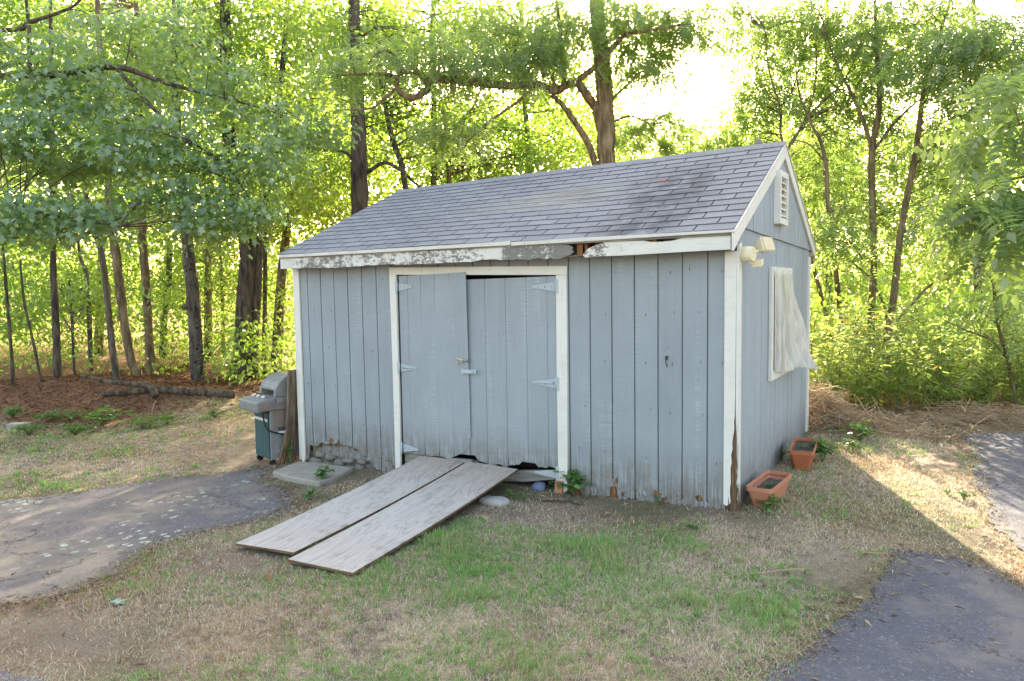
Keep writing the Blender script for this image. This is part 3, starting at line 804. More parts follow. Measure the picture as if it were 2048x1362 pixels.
# slide bolt and hasp across the meeting edge
d = MB(); d.box((-2.63, -.066, 1.045), (-2.55, -.060, 1.085)); d.tube([(-2.64, -.072, 1.07), (-2.50, -.072, 1.068)], .007, 8); d.tube([(-2.60, -.066, 1.06), (-2.595, -.085, 1.04), (-2.585, -.08, 1.02)], .006, 6)
d.build('slide_bolt', M['galv'], left_door)
d = MB(); d.tube([(-2.50, -.03, 1.045), (-2.50, -.055, 1.05), (-2.50, -.055, 1.075), (-2.50, -.03, 1.08)], .006, 6); d.build('bolt_keeper', M['galv'], right_door)
d = MB(); d.box((-2.57, -.061, .935), (-2.545, -.050, .985)); d.box((-2.55, -.062, .942), (-2.40, -.057, .978)); d.tube([(-2.43, -.056, .96), (-2.43, -.078, .96)], .009, 8); d.build('hasp', M['hinge'], left_door)
# black wire hook on the right half of the wall
d = MB(); d.tube(smooth_path([(-.552, -.002, 1.165), (-.552, -.03, 1.17), (-.548, -.04, 1.13), (-.542, -.03, 1.10), (-.550, -.01, 1.085)], 4), .004, 6); d.box((-.556, -.006, 1.14), (-.544, .0, 1.175)); d.build('wall_hook', M['nail'], shed)

# foundation stones under the rotted corner
fd = MB(); fd.box((-4.85, .07, -.32), (-3.5, .2, -.08)); foundation = fd.build('foundation', M['stone'], shed)
def stone_mesh(c, r_, seed, mat, name, parent, sub=2):
    bm = bmesh.new(); bmesh.ops.create_icosphere(bm, subdivisions=sub, radius=1)
    rr = np.random.RandomState(seed); k = rr.uniform(.6, 1.4, 3); ph = rr.uniform(0, 6, 3)
    for v in bm.verts:
        p = np.array(v.co); p = np.sign(p)*np.abs(p)**.72
        p *= 1 + .10*math.sin(3*p[0]*k[0]+ph[0]) + .08*math.sin(4*p[2]*k[1]+ph[1]) + .05*math.sin(7*p[1]+5*p[0]+ph[2])
        v.co = Vector(p*np.array(r_)+np.array(c))
    me = bpy.data.meshes.new(name); bm.to_mesh(me); bm.free(); me.polygons.foreach_set('use_smooth', np.ones(len(me.polygons), bool)); me.materials.append(mat)
    return link(bpy.data.objects.new(name, me), parent)
for k, (x, z, w, h) in enumerate(((-4.70,-.19,.10,.055), (-4.47,-.115,.075,.035), (-4.62,-.095,.08,.028), (-4.50,-.20,.07,.04), (-4.33,-.17,.075,.05), (-4.20,-.115,.085,.032), (-4.16,-.205,.08,.048), (-4.02,-.19,.062,.062), (-3.99,-.10,.07,.028), (-3.88,-.215,.06,.045), (-3.74,-.21,.055,.035), (-3.30,-.10,.10,.03), (-3.12,-.12,.08,.03))):
    stone_mesh((x, .055, z), (w, .06, h), 60+k, M['stone'], 'stone', foundation)

# eave: rotted fascia in two pieces with a hole between, drip edge in two pieces
YF = -.198
mb = MB()
topL = [(-4.888, 2.128), (-4.4, 2.122), (-3.9, 2.130), (-3.312, 2.128), (-2.8, 2.126), (-2.298, 2.122), (-1.9, 2.112), (-1.60, 2.110), (-1.455, 2.108), (-1.34, 2.098), (-1.298, 2.080), (-1.306, 2.055), (-1.29, 2.04), (-1.312, 2.022), (-1.33, 2.012)]
botL = [(-4.888, 1.996)]; x = -4.7
while x < -1.42: botL.append((x, 1.992+.006*math.sin(x*5)+rng.uniform(-.004, .006)*(1 if x < -2.4 else 2.2))); x += .055
mb.prism(botL + topL[::-1], 'y', YF, YF+.02); mb.build('fascia_board', M['fascia_old'], shed)
mb = MB()
topR = [(-1.196, 1.99), (-1.205, 2.012), (-1.186, 2.03), (-1.158, 2.058), (-1.09, 2.085), (-1.011, 2.104), (-.85, 2.104), (-.671, 2.101), (-.62, 2.088), (-.52, 2.085), (-.43, 2.09), (-.36, 2.108), (-.30, 2.118), (-.1, 2.121), (.004, 2.121)]
botR = [(-1.14, 1.985), (-1.05, 1.992), (-.9, 1.991), (-.718, 1.993), (-.4, 1.999), (.004, 2.004)]
mb.prism(botR + topR[::-1], 'y', YF, YF+.02); mb.build('fascia_board', M['fascia_new'], shed)
mb = MB(); mb.hexa([(-4.89, -.222, 2.118), (-1.895, -.222, 2.121), (-1.895, -.200, 2.121), (-4.89, -.200, 2.118), (-4.89, -.222, 2.147), (-1.895, -.222, 2.153), (-1.895, -.16, 2.170), (-4.89, -.16, 2.165)]); mb.build('drip_edge', M['drip'], shed)
mb = MB(); mb.hexa([(-1.885, -.225, 2.114), (.03, -.225, 2.128), (.03, -.203, 2.128), (-1.885, -.203, 2.114), (-1.885, -.225, 2.144), (.03, -.225, 2.146), (.03, -.16, 2.165), (-1.885, -.16, 2.163)]); mb.build('drip_edge', M['drip'], shed)
for k in range(9):      # rafter tails behind the fascia
    x = -4.80 + k*.597
    mb = MB(); mb.hexa([(x, -.172, 2.01), (x+.04, -.172, 2.01), (x+.04, .02, 2.10), (x, .02, 2.10), (x, -.172, 2.115), (x+.04, -.172, 2.115), (x+.04, .02, 2.20), (x, .02, 2.20)]); mb.build('rafter_tail', M['rotred'], shed)
mb = MB(); mb.box((-1.27, -.172, 2.0), (-1.20, -.10, 2.10)); mb.build('rafter_tail', M['rotred'], shed)
mb = MB(); mb.box((-4.87, -.165, 2.0), (-.02, -.003, 2.012)); mb.build('soffit', M['oldgrey'], shed)

# roof: deck, then every tab of the front slope
mb = MB()
def deck(mb, front=True):
    A = [roof_p(roof_x(-1, 0), 0, -.016), roof_p(.03, 0, -.016), roof_p(.03, 1, -.016), roof_p(roof_x(-1, 1), 1, -.016)]
    if not front: A = [Vector((p.x, 2*RIDGE_Y-p.y, p.z)) for p in A]
    B = [p-Vector((0, 0, .028)) for p in A]
    mb.hexa(B + A)
deck(mb); deck(mb, False)
roof = mb.build('roof', M['oldgrey'], shed)
NC = 16
def tab_mesh(L, lo_l=0.0, name='shingle'):
    EX, H, T = .127, .150, .0075
    # local: x along the eave, y up the slope, z out of the roof; butt end lifted
    j = rng.uniform(-.002, .002)
    v = [(.002, j, .0085), (L-.004, -j, .0085), (L-.004, H, .001), (.002+lo_l, H, .001), (.002, j, .0085-T), (L-.004, -j, .0085-T), (L-.004, H, .001-T), (.002+lo_l, H, .001-T)]
    return v, [(0,1,2,3), (7,6,5,4), (0,4,5,1), (1,5,6,2), (2,6,7,3), (3,7,4,0)]
def new_mesh(v, f, mat, name):
    me = bpy.data.meshes.new(name); me.from_pydata(v, [], f); me.update(); me.materials.append(mat); me.materials.append(M['shingle_core'])
    for q in (2, 3, 5): me.polygons[q].material_index = 1
    return me
full = [new_mesh(*tab_mesh(.3048), M['shingle'], 'shingle') for _ in range(5)]
for c in range(NC):
    v0 = c/NC
    xl, xr = roof_x(-1, v0), .035
    off = (.1524 if c % 2 else 0) + rng.uniform(-.006, .006)
    x = xr + off - .3048
    ext = xr
    while ext > xl + .02:
        a = max(x, xl)
        L = ext-a
        q = roof_p(a, v0); q1 = roof_p(a+.3, v0); q2 = roof_p(a, min(1, v0+1/NC))
        ex = (q1-q).normalized(); ey = (q2-q); ey = (ey-ex*ey.dot(ex)).normalized(); ez = ex.cross(ey)
        if abs(L-.3048) < .002: me = rng.choice(full)
        else: me = new_mesh(*tab_mesh(L, .01 if a <= xl+1e-6 else 0), M['shingle'], 'shingle')
        o = bpy.data.objects.new('shingle', me); link(o, roof)
        mt = Matrix.Identity(4)
        for k in range(3): mt[k][0] = ex[k]; mt[k][1] = ey[k]; mt[k][2] = ez[k]; mt[k][3] = q[k]
        o.matrix_local = mt @ Matrix.Rotation(rng.uniform(-.006, .006), 4, 'Z') @ Matrix.Rotation(rng.uniform(-.004, .006), 4, 'X')
        ext = a-.004; x -= .3048
        if ext <= xl+.02: break
        x = a - .3048 if a > xl else x
# rear slope courses as one covering, and the ridge caps
mb = MB()
for c in range(NC):
    v0, v1 = c/NC, (c+1.15)/NC
    p = [roof_p(roof_x(-1, v0), v0, .010), roof_p(.035, v0, .010), roof_p(.035, min(v1, 1), .003), roof_p(roof_x(-1, v0), min(v1, 1), .003)]
    p = [Vector((a.x, 2*RIDGE_Y-a.y, a.z)) for a in p]
    mb.hexa([a-Vector((0, 0, .005)) for a in p] + p)
tag(mb.build('rear_shingles', M['shingle'], roof), kind='stuff')
for k in range(25):
    x0 = roof_x(-1, 1) + k*.192; x1 = min(x0+.21, .04)
    if x0 > 0: break
    z0 = roof_z(x0, 1); z1 = roof_z(x1, 1); h = .10
    a0, a1 = .012, .006
    v = [(x0, RIDGE_Y-h, z0-h*.5+a0), (x1, RIDGE_Y-h, z1-h*.5+a1), (x1, RIDGE_Y, z1+a1+.006), (x0, RIDGE_Y, z0+a0+.006), (x0, RIDGE_Y+h, z0-h*.5+a0), (x1, RIDGE_Y+h, z1-h*.5+a1)]
    w = [(a[0], a[1], a[2]-.006) for a in v]
    MB().add(v+w, [(0,1,2,3), (3,2,5,4), (6,9,8,7), (9,10,11,8), (0,6,7,1), (4,5,11,10), (0,3,9,6), (3,4,10,9), (1,7,8,2), (2,8,11,5)]).build('ridge_cap', M['shingle'], roof)
# rake boards on the right gable
def rake(front):
    s = 1 if front else -1
    f = lambda y: y if front else 2*RIDGE_Y-y
    ytip = -.222
    tz = lambda y: roof_z(0, (y-EAVE_Y)/(RIDGE_Y-EAVE_Y))-.022
    pts = [(f(ytip), tz(ytip)), (f(RIDGE_Y)-s*.001, tz(RIDGE_Y)), (f(RIDGE_Y)-s*.001, tz(RIDGE_Y)-.125), (f(-.02), tz(-.02)-.108), (f(ytip), 1.995 if front else 2.02)]
    MB().prism(pts, 'x', .0175, .0375).build('rake_board', M['white'], shed)
    q = [(f(ytip-.008), tz(ytip)+.004), (f(RIDGE_Y)-s*.001, tz(RIDGE_Y)+.004), (f(RIDGE_Y)-s*.001, tz(RIDGE_Y)+.018), (f(ytip-.008), tz(ytip)+.018)]
    MB().prism(q, 'x', .018, .046).build('rake_drip_strip', M['drip'], shed)
rake(True); rake(False)
mb = MB(); mb.box((-4.87, SHED_D+.17, 1.99), (.0, SHED_D+.19, 2.11)); mb.build('fascia_board', M['fascia_new'], shed)
MB().box((-.01, SHED_D+.05, 1.97), (.017, SHED_D+.19, 2.06)).build('rotten_eave_end', M['rot'], shed)
MB().box((-.012, SHED_D-.09, .02), (.018, SHED_D+.012, 2.05)).build('corner_board', M['white'], shed)
MB().prism([(-.32, 3.06), (-.18, 3.06), (-.23, 3.175), (-.27, 3.18)], 'y', 1.80, 1.825).build('ridge_scrap_board', M['oldgrey'], roof)

# louvred vent in the gable
vent = MB(); 
for (y0, y1, z0, z1) in ((1.24, 1.28, 2.29, 2.77), (1.56, 1.60, 2.29, 2.77), (1.28, 1.56, 2.29, 2.345), (1.28, 1.56, 2.715, 2.77)): vent.box((.0165, y0, z0), (.075, y1, z1))
vent = vent.build('gable_vent', M['white'], shed)
MB().box((.0168, 1.28, 2.345), (.024, 1.56, 2.715)).build('vent_back', M['white'], vent)
for k in range(6):
    z = 2.36 + k*.060
    MB().hexa([(.028, 1.282, z+.035), (.068, 1.282, z), (.068, 1.558, z), (.028, 1.558, z+.035), (.028, 1.282, z+.043), (.068, 1.282, z+.008), (.068, 1.558, z+.008), (.028, 1.558, z+.043)]).build('vent_slat', M['white'], vent)
# window
wf = MB()
for (y0, y1, z0, z1) in ((1.14, 1.225, .86, 1.90), (2.02, 2.105, .86, 1.90), (1.225, 2.02, .86, .945), (1.225, 2.02, 1.82, 1.90)): wf.box((.003, y0, z0), (.030, y1, z1))
win = wf.build('window', M['white'], shed)
MB().box((.0025, 1.225, .945), (.008, 2.02, 1.82)).build('window_pane', M['pane'], win)
MB().box((.0082, 1.60, .945), (.018, 1.63, 1.82)).build('window_mullion', M['white'], win)

# torn plastic over the window
def plastic():
    nu, nv = 44, 56; v = []; rr = np.random.RandomState(4)
    for j in range(nv+1):
        t = j/nv
        for i in range(nu+1):
            s = i/nu
            yl, yr = 1.20+.03*t, 2.00 + .42*t**1.4
            zb = .93 - .05*s - .03*math.sin(s*9)*s
            y = yl + (yr-yl)*s; z = 1.875 + (zb-1.875)*t
            belly = .008 + (.03 + .15*s*t**1.3)*min(1, s*4)*t**.6 + .02*s*t
            fold = .020*math.sin(9*(s*1.0 - .55*t)*2.2 + 1.2*t) + .013*math.sin(23*(s-.4*t)+2) + .006*math.sin(51*(s*.8-.35*t))
            x = .033 + belly + fold*min(1, s*5)*min(1, t*3)*(.35+.65*t)
            if j == nv: z += .014*rr.uniform(-1, 1)*(.3+s)
            v.append((max(x, .032+.0005*(i % 2)), y, z))
    n = nu+1
    f = [(j*n+i, j*n+i+1, (j+1)*n+i+1, (j+1)*n+i) for j in range(nv) for i in range(nu)]
    mb = MB(); mb.add(v, f, True); o = mb.build('plastic_sheet', M['film'], fix=False)
    sol = o.modifiers.new('thickness', 'SOLIDIFY'); sol.thickness = .0006
    return tag(o, 'torn translucent plastic sheet billowing from the gable window', 'plastic sheet')
plastic()

# security light on the near corner
sl = thing('security_light', (.03, .12, 1.95), 'yellowed twin-head security light on the front right corner of the shed', 'light')
d = MB(); d.tube([(.027, .06, 1.975), (.05, .055, 1.975), (.115, .04, 1.975)], [.058, .062, .056], 14); d.build('junction_box', M['cream'], sl)
mt = Matrix.Rotation(R(-22), 3, 'Z') @ Matrix.Rotation(R(-18), 3, 'Y')
d = MB(); c = Vector((.155, .16, 2.035))
hv = [(-.06,-.035,-.032),(-.06,.035,-.032),(-.06,.035,.032),(-.06,-.035,.032),(.05,-.072,-.062),(.05,.072,-.062),(.05,.072,.062),(.05,-.072,.062)]
hv = [tuple(mt @ Vector(a) + c) for a in hv]
d.add(hv, [(0,1,2,3),(7,6,5,4),(0,4,5,1),(1,5,6,2),(2,6,7,3),(3,7,4,0)]); head = d.build('lamp_head', M['cream'], sl, .008)
d = MB(); d.box(c+Vector((.0515, -.062, -.052)), c+Vector((.058, .062, .052)), mt, c); d.build('lamp_lens', M['lens'], head)
d = MB(); d.tube([(.10, .05, 1.985), (.13, .09, 1.99), (.135, .12, 2.01)], .012, 8); d.build('swivel_arm', M['cream'], sl)
d = MB(); d.box((.085, .09, 1.885), (.165, .16, 1.935), Matrix.Rotation(R(20), 3, 'X')); d.tube([(.09, .05, 1.93), (.09, .07, 1.905), (.10, .10, 1.905)], .011, 8); d.build('motion_sensor', M['cream'], sl, .005)

# ------------------------------------------------------------------ plywood ramp sheets
def ramp(bl, br, tr, tl, label, seed):
    bl, br, tr, tl = map(Vector, (bl, br, tr, tl))
    o = thing('plywood_ramp', (bl+br)/2, label, 'plywood sheet', 'plywood sheets leading up to the doors')
    ux = (br-bl).normalized(); uy = ((tl-bl)+(tr-br)).normalized(); nz = ux.cross(uy).normalized()
    W_, L_ = (br-bl).length, (tl-bl).length
    N = 24; th = .018; v = []; f = []
    def pt(s, t):
        a = bl.lerp(br, s); b = tl.lerp(tr, s); p = a.lerp(b, t)
        return p + nz*(-.018*math.sin(math.pi*t) + .010*math.sin(math.pi*s+seed)*t)
    def loc(s, t): return (s*W_ + seed*2.37, t*L_, 0)
    K = 6
    # mesh in local coordinates of the sheet so that the grain follows it
    mat4 = Matrix.Identity(4)
    uy2 = nz.cross(ux)
    for k in range(3): mat4[k][0] = ux[k]; mat4[k][1] = uy2[k]; mat4[k][2] = nz[k]; mat4[k][3] = bl[k]
    inv = mat4.inverted()
    def mesh(fn_faces, name, mat):
        me = bpy.data.meshes.new(name); vv = [tuple(inv @ p) for p in pts]; me.from_pydata(vv, [], fn_faces); me.update(); me.materials.append(mat)
        ob = bpy.data.objects.new(name, me); link(ob, o); ob.matrix_basis = mat4
        bm = bmesh.new(); bm.from_mesh(me); bmesh.ops.delete(bm, geom=[v_ for v_ in bm.verts if not v_.link_faces], context='VERTS'); bm.to_mesh(me); bm.free()
        return ob
    pts = [pt(i/K, j/N) for j in range(N+1) for i in range(K+1)] + [pt(i/K, j/N)-nz*th for j in range(N+1) for i in range(K+1)]
    n = K+1; off = n*(N+1)
    top = [(j*n+i, j*n+i+1, (j+1)*n+i+1, (j+1)*n+i) for j in range(N) for i in range(K)]
    bot = [(a+off, d_+off, c_+off, b+off) for (a, b, c_, d_) in top]
    side = [(i, i+off, i+1+off, i+1) for i in range(K)] + [(N*n+i, N*n+i+1, N*n+i+1+off, N*n+i+off) for i in range(K)]
    side += [(j*n, (j+1)*n, (j+1)*n+off, j*n+off) for j in range(N)] + [(j*n+K, j*n+K+off, (j+1)*n+K+off, (j+1)*n+K) for j in range(N)]
    mesh(top, 'face_veneer', M['ply']); mesh(bot+side, 'ply_edge', M['plyedge'])
zz = lambda x, y, h: (x, y, float(gz(x, y))+h)
ramp(zz(-3.01, -2.31, .055), zz(-2.46, -2.25, .05), (-2.574, -.045, .068), (-3.112, -.045, .072), 'left plywood sheet sloping up to the left shed door', 0)
ramp(zz(-2.39, -2.36, .05), zz(-1.82, -2.33, .035), (-1.963, -.045, .085), (-2.535, -.045, .070), 'right plywood sheet sloping up to the right shed door', 1)

# ------------------------------------------------------------------ small things round the shed
o = MB(); zs = -.125
o.prism([(-4.60, -.66), (-4.30, -.72), (-3.83, -.73), (-3.84, -.5), (-3.95, -.14), (-4.40, -.16), (-4.70, -.21)], 'z', -.30, zs); o = o.build('concrete_slab', M['concrete'], None, .012)
tag(o, 'flat buff concrete slab below the exposed foundation stones', 'slab')
o = stone_mesh((-1.90, -.56, float(gz(-1.9, -.56))+.01), (.13, .085, .05), 90, M['palestone'], 'rock', None, 3); tag(o, 'pale flat rock beside the right plywood sheet', 'rock')
bt = MB(); bt.tube(smooth_path([(-1.84, .0, -.09), (-1.77, -.01, -.085), (-1.70, .01, -.08)], 4), resample([.02, .055, .06, .045], 9), 14); tag(bt.build('plastic_vessel', M['bluething']), 'dull blue plastic vessel lying under the right door', 'vessel')
o = MB(); o.box((-1.575, -.05, -.10), (-1.50, -.025, .02), Matrix.Rotation(R(-8), 3, 'X')); tag(o.build('brick_fragment', M['terracotta_pale']), 'upright brick fragment at the foot of the right door trim', 'brick')

def planter(c, L, W_, H, rot, mat, soilh, label, grp):
    o = thing('planter_box', c, label, 'planter', grp)
    mt = Matrix.Translation(Vector(c)) @ Matrix.Rotation(rot, 4, 'Z')
    def ring(l, w, z): 
        k = .02; return [(-w/2+k,-l/2,z),(w/2-k,-l/2,z),(w/2,-l/2+k,z),(w/2,l/2-k,z),(w/2-k,l/2,z),(-w/2+k,l/2,z),(-w/2,l/2-k,z),(-w/2,-l/2+k,z)]
    def loft(rings):
        v = [tuple(mt @ Vector(a)) for r_ in rings for a in r_]; f = []
        for i in range(len(rings)-1):
            for k in range(8): f.append((i*8+k, i*8+(k+1) % 8, (i+1)*8+(k+1) % 8, (i+1)*8+k))
        return v, f
    b = MB(); v, f = loft([ring(L*.80, W_*.62, 0), ring(L*.84, W_*.70, H*.30), ring(L*.86, W_*.735, H*.31), ring(L*.94, W_*.86, H*.70), ring(L*.95, W_*.90, H*.80), ring(L*.92, W_*.84, H*.80), ring(L*.80, W_*.64, .02)])
    f += [tuple(reversed(range(8))), tuple(range(48, 56))]
    b.add(v, f); b.build('trough', mat, o)
    b = MB(); v, f = loft([ring(L*.955, W_*.91, H*.79), ring(L, W_, H*.82), ring(L*1.0, W_*1.0, H), ring(L*.955, W_*.885, H), ring(L*.945, W_*.865, H*.84)]); b.add(v, f); b.build('rim', mat, o)
    n1, n2 = 8, 18; b = MB(); v = []
    for j in range(n2+1):
        for i in range(n1+1):
            x = (i/n1-.5)*W_*.84; y = (j/n2-.5)*L*.90
            v.append(tuple(mt @ Vector((x, y, H*soilh + rng.uniform(-.012, .012)))))
    b.add(v, [(j*(n1+1)+i, j*(n1+1)+i+1, (j+1)*(n1+1)+i+1, (j+1)*(n1+1)+i) for j in range(n2) for i in range(n1)], True); b.build('soil', M['soil'], o)
    return o, mt
planter1, pm1 = planter((.175, .40, float(gz(.17, .4))-.005), .60, .21, .175, R(-4), M['terracotta_pale'], .66, 'faded terracotta trough planter nearest the front right corner of the shed', 'terracotta trough planters')
planter2, pm2 = planter((.225, 1.72, float(gz(.22, 1.72))-.005), .66, .22, .20, R(5), M['terracotta'], .80, 'redder terracotta trough planter farther along the gable wall', 'terracotta trough planters')

# planks leaning against the left side of the shed
def leaning(name, foot, top, w, th, label, mat, group='boards leaning on the left side of the shed'):
    foot = Vector(foot); top = Vector(top); u = (top-foot).normalized(); s = Vector((0, 1, 0)); s = (s-u*s.dot(u)).normalized(); n = u.cross(s)
    L = (top-foot).length; m_ = MB(); v = []
    for t in (0, 1):
        for (a, b) in ((-1, -1), (1, -1), (1, 1), (-1, 1)): v.append(foot + u*L*t + s*w/2*a + n*th/2*b)
    m_.hexa(v); return tag(m_.build(name, mat, None, .003), label, 'board', group)
leaning('plank', (-5.02, -.06, -.20), (-4.925, -.04, .86), .15, .03, 'tall weathered brown plank leaning on the left corner of the shed', M['brownplank'])
leaning('plank', (-5.07, -.16, -.21), (-4.955, -.13, .19), .05, .02, 'short brown stick leaning in front of the tall plank', M['brownplank'])
leaning('plank', (-5.02, -.17, -.21), (-4.94, -.13, .17), .045, .018, 'shortest brown stick leaning nearest the shed corner', M['rot'])

# gas grill standing left of the shed, its front to the camera
def grill():
    g0 = float(gz(-5.3, .1))
    o = thing('gas_grill', (-5.28, .1, g0), 'grey and dark green gas grill with open hood beside the shed', 'grill')
    x0, x1, y0, y1 = -5.46, -5.05, -.20, .34
    zs, zc = g0+.10, g0+.63
    # right end panel, upper part browned by heat
    MB().prism([(y0, zs), (y1, zs), (y1, zs+.30), (y0, zs+.30)], 'x', x1-.02, x1).build('end_panel', M['grill_grey'], o, .004)
    MB().prism([(y0, zs+.302), (y1, zs+.302), (y1, zc), (y0, zc)], 'x', x1-.02, x1-.002).build('end_panel', M['grill_brown'], o)
    MB().box((x0, y0, zs), (x0+.02, y1, zc)).build('end_panel', M['grill_grey'], o)
    MB().box((x0, y1-.02, zs), (x1, y1, zc)).build('rear_panel', M['grill_grey'], o)
    MB().box((x0, y0, zs-.02), (x1, y1, zs-.001)).build('floor_tray', M['grill_grey'], o)
    for k in range(5): MB().box((x1+.001, y0+.06, zs+.25+k*.018), (x1+.004, y0+.22, zs+.258+k*.018)).build('vent_slot', M['black'], o)
    for k in range(2):
        q = MB(); q.tube([(x1, y0+.06+.1*k, zs+.06), (x1+.006, y0+.06+.1*k, zs+.06)], .007, 8); q.build('rivet', M['knob'], o)
    dr = MB().box((x0-.01, y0-.035, zs-.03), (x1-.05, y0-.012, zc-.03)).build('door_panel', M['grill_green'], o, .004)
    MB().box((x0-.012, y0-.042, zc-.13), (x1-.05, y0-.0355, zc-.10)).build('door_handle', M['knob'], dr)
    for (xa, ya) in ((x0+.02, y0), (x1-.012, y0-.012), (x0+.02, y1), (x1-.012, y1)):
        MB().box((xa-.014, ya-.014, g0+.045), (xa+.014, ya+.014, zc)).build('leg', M['grill_grey'], o)
        w = MB(); w.tube([(xa-.018, ya, g0+.035), (xa+.018, ya, g0+.035)], .036, 12); w.build('caster', M['black'], o)
    # control panel box across the front, with three knobs on its sloping top
    zp = zc+.005
    cp = MB(); cp.prism([(y0-.17, zp-.005), (y0-.155, zp-.02), (y0+.05, zp), (y0+.05, zp+.135), (y0-.12, zp+.12), (y0-.17, zp+.095)], 'x', x0-.09, x1-.01)
    cp = cp.build('control_panel', M['grill_grey'], o, .008)
    for k in range(3):
        x = x0+.02+k*.13; q = MB(); q.tube([(x, y0-.04, zp+.128), (x, y0-.043, zp+.152), (x, y0-.044, zp+.158)], [.026, .024, .014], 12); q.build('knob', M['knob'], cp)
    MB().box((x1-.009, y0-.15, zp+.0), (x1+.012, y0+.30, zp+.095)).build('panel_end_cap', M['grill_brown'], cp, .004)
    MB().box((x1+.0125, y0-.02, zp+.052), (x1+.014, y0+.24, zp+.066)).build('panel_slot', M['bluething'], cp)
    # firebox and hood
    MB().prism([(y0+.06, zp), (y1, zp), (y1, zp+.17), (y0+.06, zp+.135)], 'x', x0, x1+.0).build('firebox', M['grill_grey'], o, .006)
    prof = [(y0+.03, zp+.15), (y0+.05, zp+.24), (y0+.10, zp+.315), (y0+.17, zp+.365), (y0+.27, zp+.385), (y0+.40, zp+.375), (y0+.49, zp+.33), (y0+.53, zp+.20), (y0+.30, zp+.185), (y0+.24, zp+.17), (y0+.21, zp+.14)]
    hd = MB().prism(prof, 'x', x1-.03, x1+.008).build('hood_end', M['grill_grey'], o, .006)
    MB().prism(prof, 'x', x0-.008, x0+.03).build('hood_end', M['grill_grey'], o, .006)
    ins = [(y*.985-.0, z-.006) for (y, z) in prof[1:8]]
    sh = ins + [(y, z-.02) for (y, z) in ins[::-1]]
    MB().prism(sh, 'x', x0+.031, x1-.031).build('hood', M['grill_grey'], o)
    MB().box((x0+.06, y0+.54, zp+.25), (x1+.02, y0+.58, zp+.40)).build('hood_back', M['grill_green'], o)
    for ch in (): pass
    hz = MB(); hz.tube(smooth_path([(x1-.06, y0-.09, zp-.0), (x1-.035, y0-.08, zp-.13), (x1+.0, y0-.06, zp-.21), (x1+.03, y0+.02, zp-.255), (x1+.04, y0+.14, zp-.29), (x1+.03, y0+.22, zp-.30)], 5), .009, 8); hz.build('gas_hose', M['black'], o)
    q = MB(); q.tube([(x1+.012, y0+.17, zp-.27), (x1+.03, y0+.20, zp-.23), (x1+.03, y0+.21, zp-.20)], [.02, .034, .026], 10); q.box((x1+.006, y0+.06, zp-.285), (x1+.012, y0+.18, zp-.25)); q.build('regulator', M['whiteplastic'], o)
    o.rotation_euler.z = R(-16); o.location.x += .045; o.location.y += .03
grill()
#---PART3---
# ------------------------------------------------------------------ foliage builders
LT = {}
def _t(pts, faces): return np.array(pts, float), faces
LT['diamond'] = _t([(0,0,0),(.48,.34,.07),(1,0,-.06),(.48,-.34,.07)], [(0,3,2,1)])
LT['oval'] = _t([(0,0,0),(.28,.20,.05),(.66,.19,.03),(1,0,-.10),(.66,-.19,.03),(.28,-.20,.05)], [(0,5,4,3,2,1)])
LT['slim'] = _t([(0,0,0),(.35,.11,.03),(1,0,-.16),(.35,-.11,.03)], [(0,3,2,1)])
_m = [(0,0),(.08,.40),(.33,.22),(.60,.50),(.62,.18),(1,0),(.62,-.18),(.60,-.50),(.33,-.22),(.08,-.40)]
LT['maple'] = _t([(x, y, .10*abs(y)-.16*x*x) for x, y in _m], [tuple(reversed(range(10)))])
fr, ff = [], []
for k in range(5):
    xx = .18+.74*k/5; L = .30*(1-.35*abs(k/4-.4)); zz_ = -.28*xx*xx
    for s in (-1, 1):
        o = len(fr); fr += [(xx, 0, zz_), (xx+.085, s*L*.45, zz_+.015), (xx+.07, s*L, zz_-.06), (xx-.035, s*L*.5, zz_+.015)]; ff.append((o, o+1, o+2, o+3))
o = len(fr); fr += [(.88, 0, -.22), (.98, .07, -.27), (1.16, 0, -.38), (.98, -.07, -.27)]; ff.append((o, o+1, o+2, o+3))
LT['frond'] = _t(fr, ff)

def norm(a): return a/(np.linalg.norm(a, axis=-1, keepdims=True)+1e-9)

def leaf_arrays(c, t, n, size, tmpl, rnd):
    tv, tf = LT[tmpl]; k = len(tv); N = len(c)
    t = norm(t); b = norm(np.cross(n, t)); n = np.cross(t, b)
    size = np.broadcast_to(size, (N,))
    v = c[:, None, :] + size[:, None, None]*(tv[None, :, 0, None]*t[:, None] + tv[None, :, 1, None]*b[:, None] + tv[None, :, 2, None]*n[:, None])
    v = v.reshape(-1, 3)
    flat = np.concatenate([np.array(f) for f in tf]); sizes = np.array([len(f) for f in tf])
    fl = (flat[None, :] + (np.arange(N)*k)[:, None]).ravel(); fs = np.tile(sizes, N)
    return v, fl, fs, np.repeat(rnd, k)

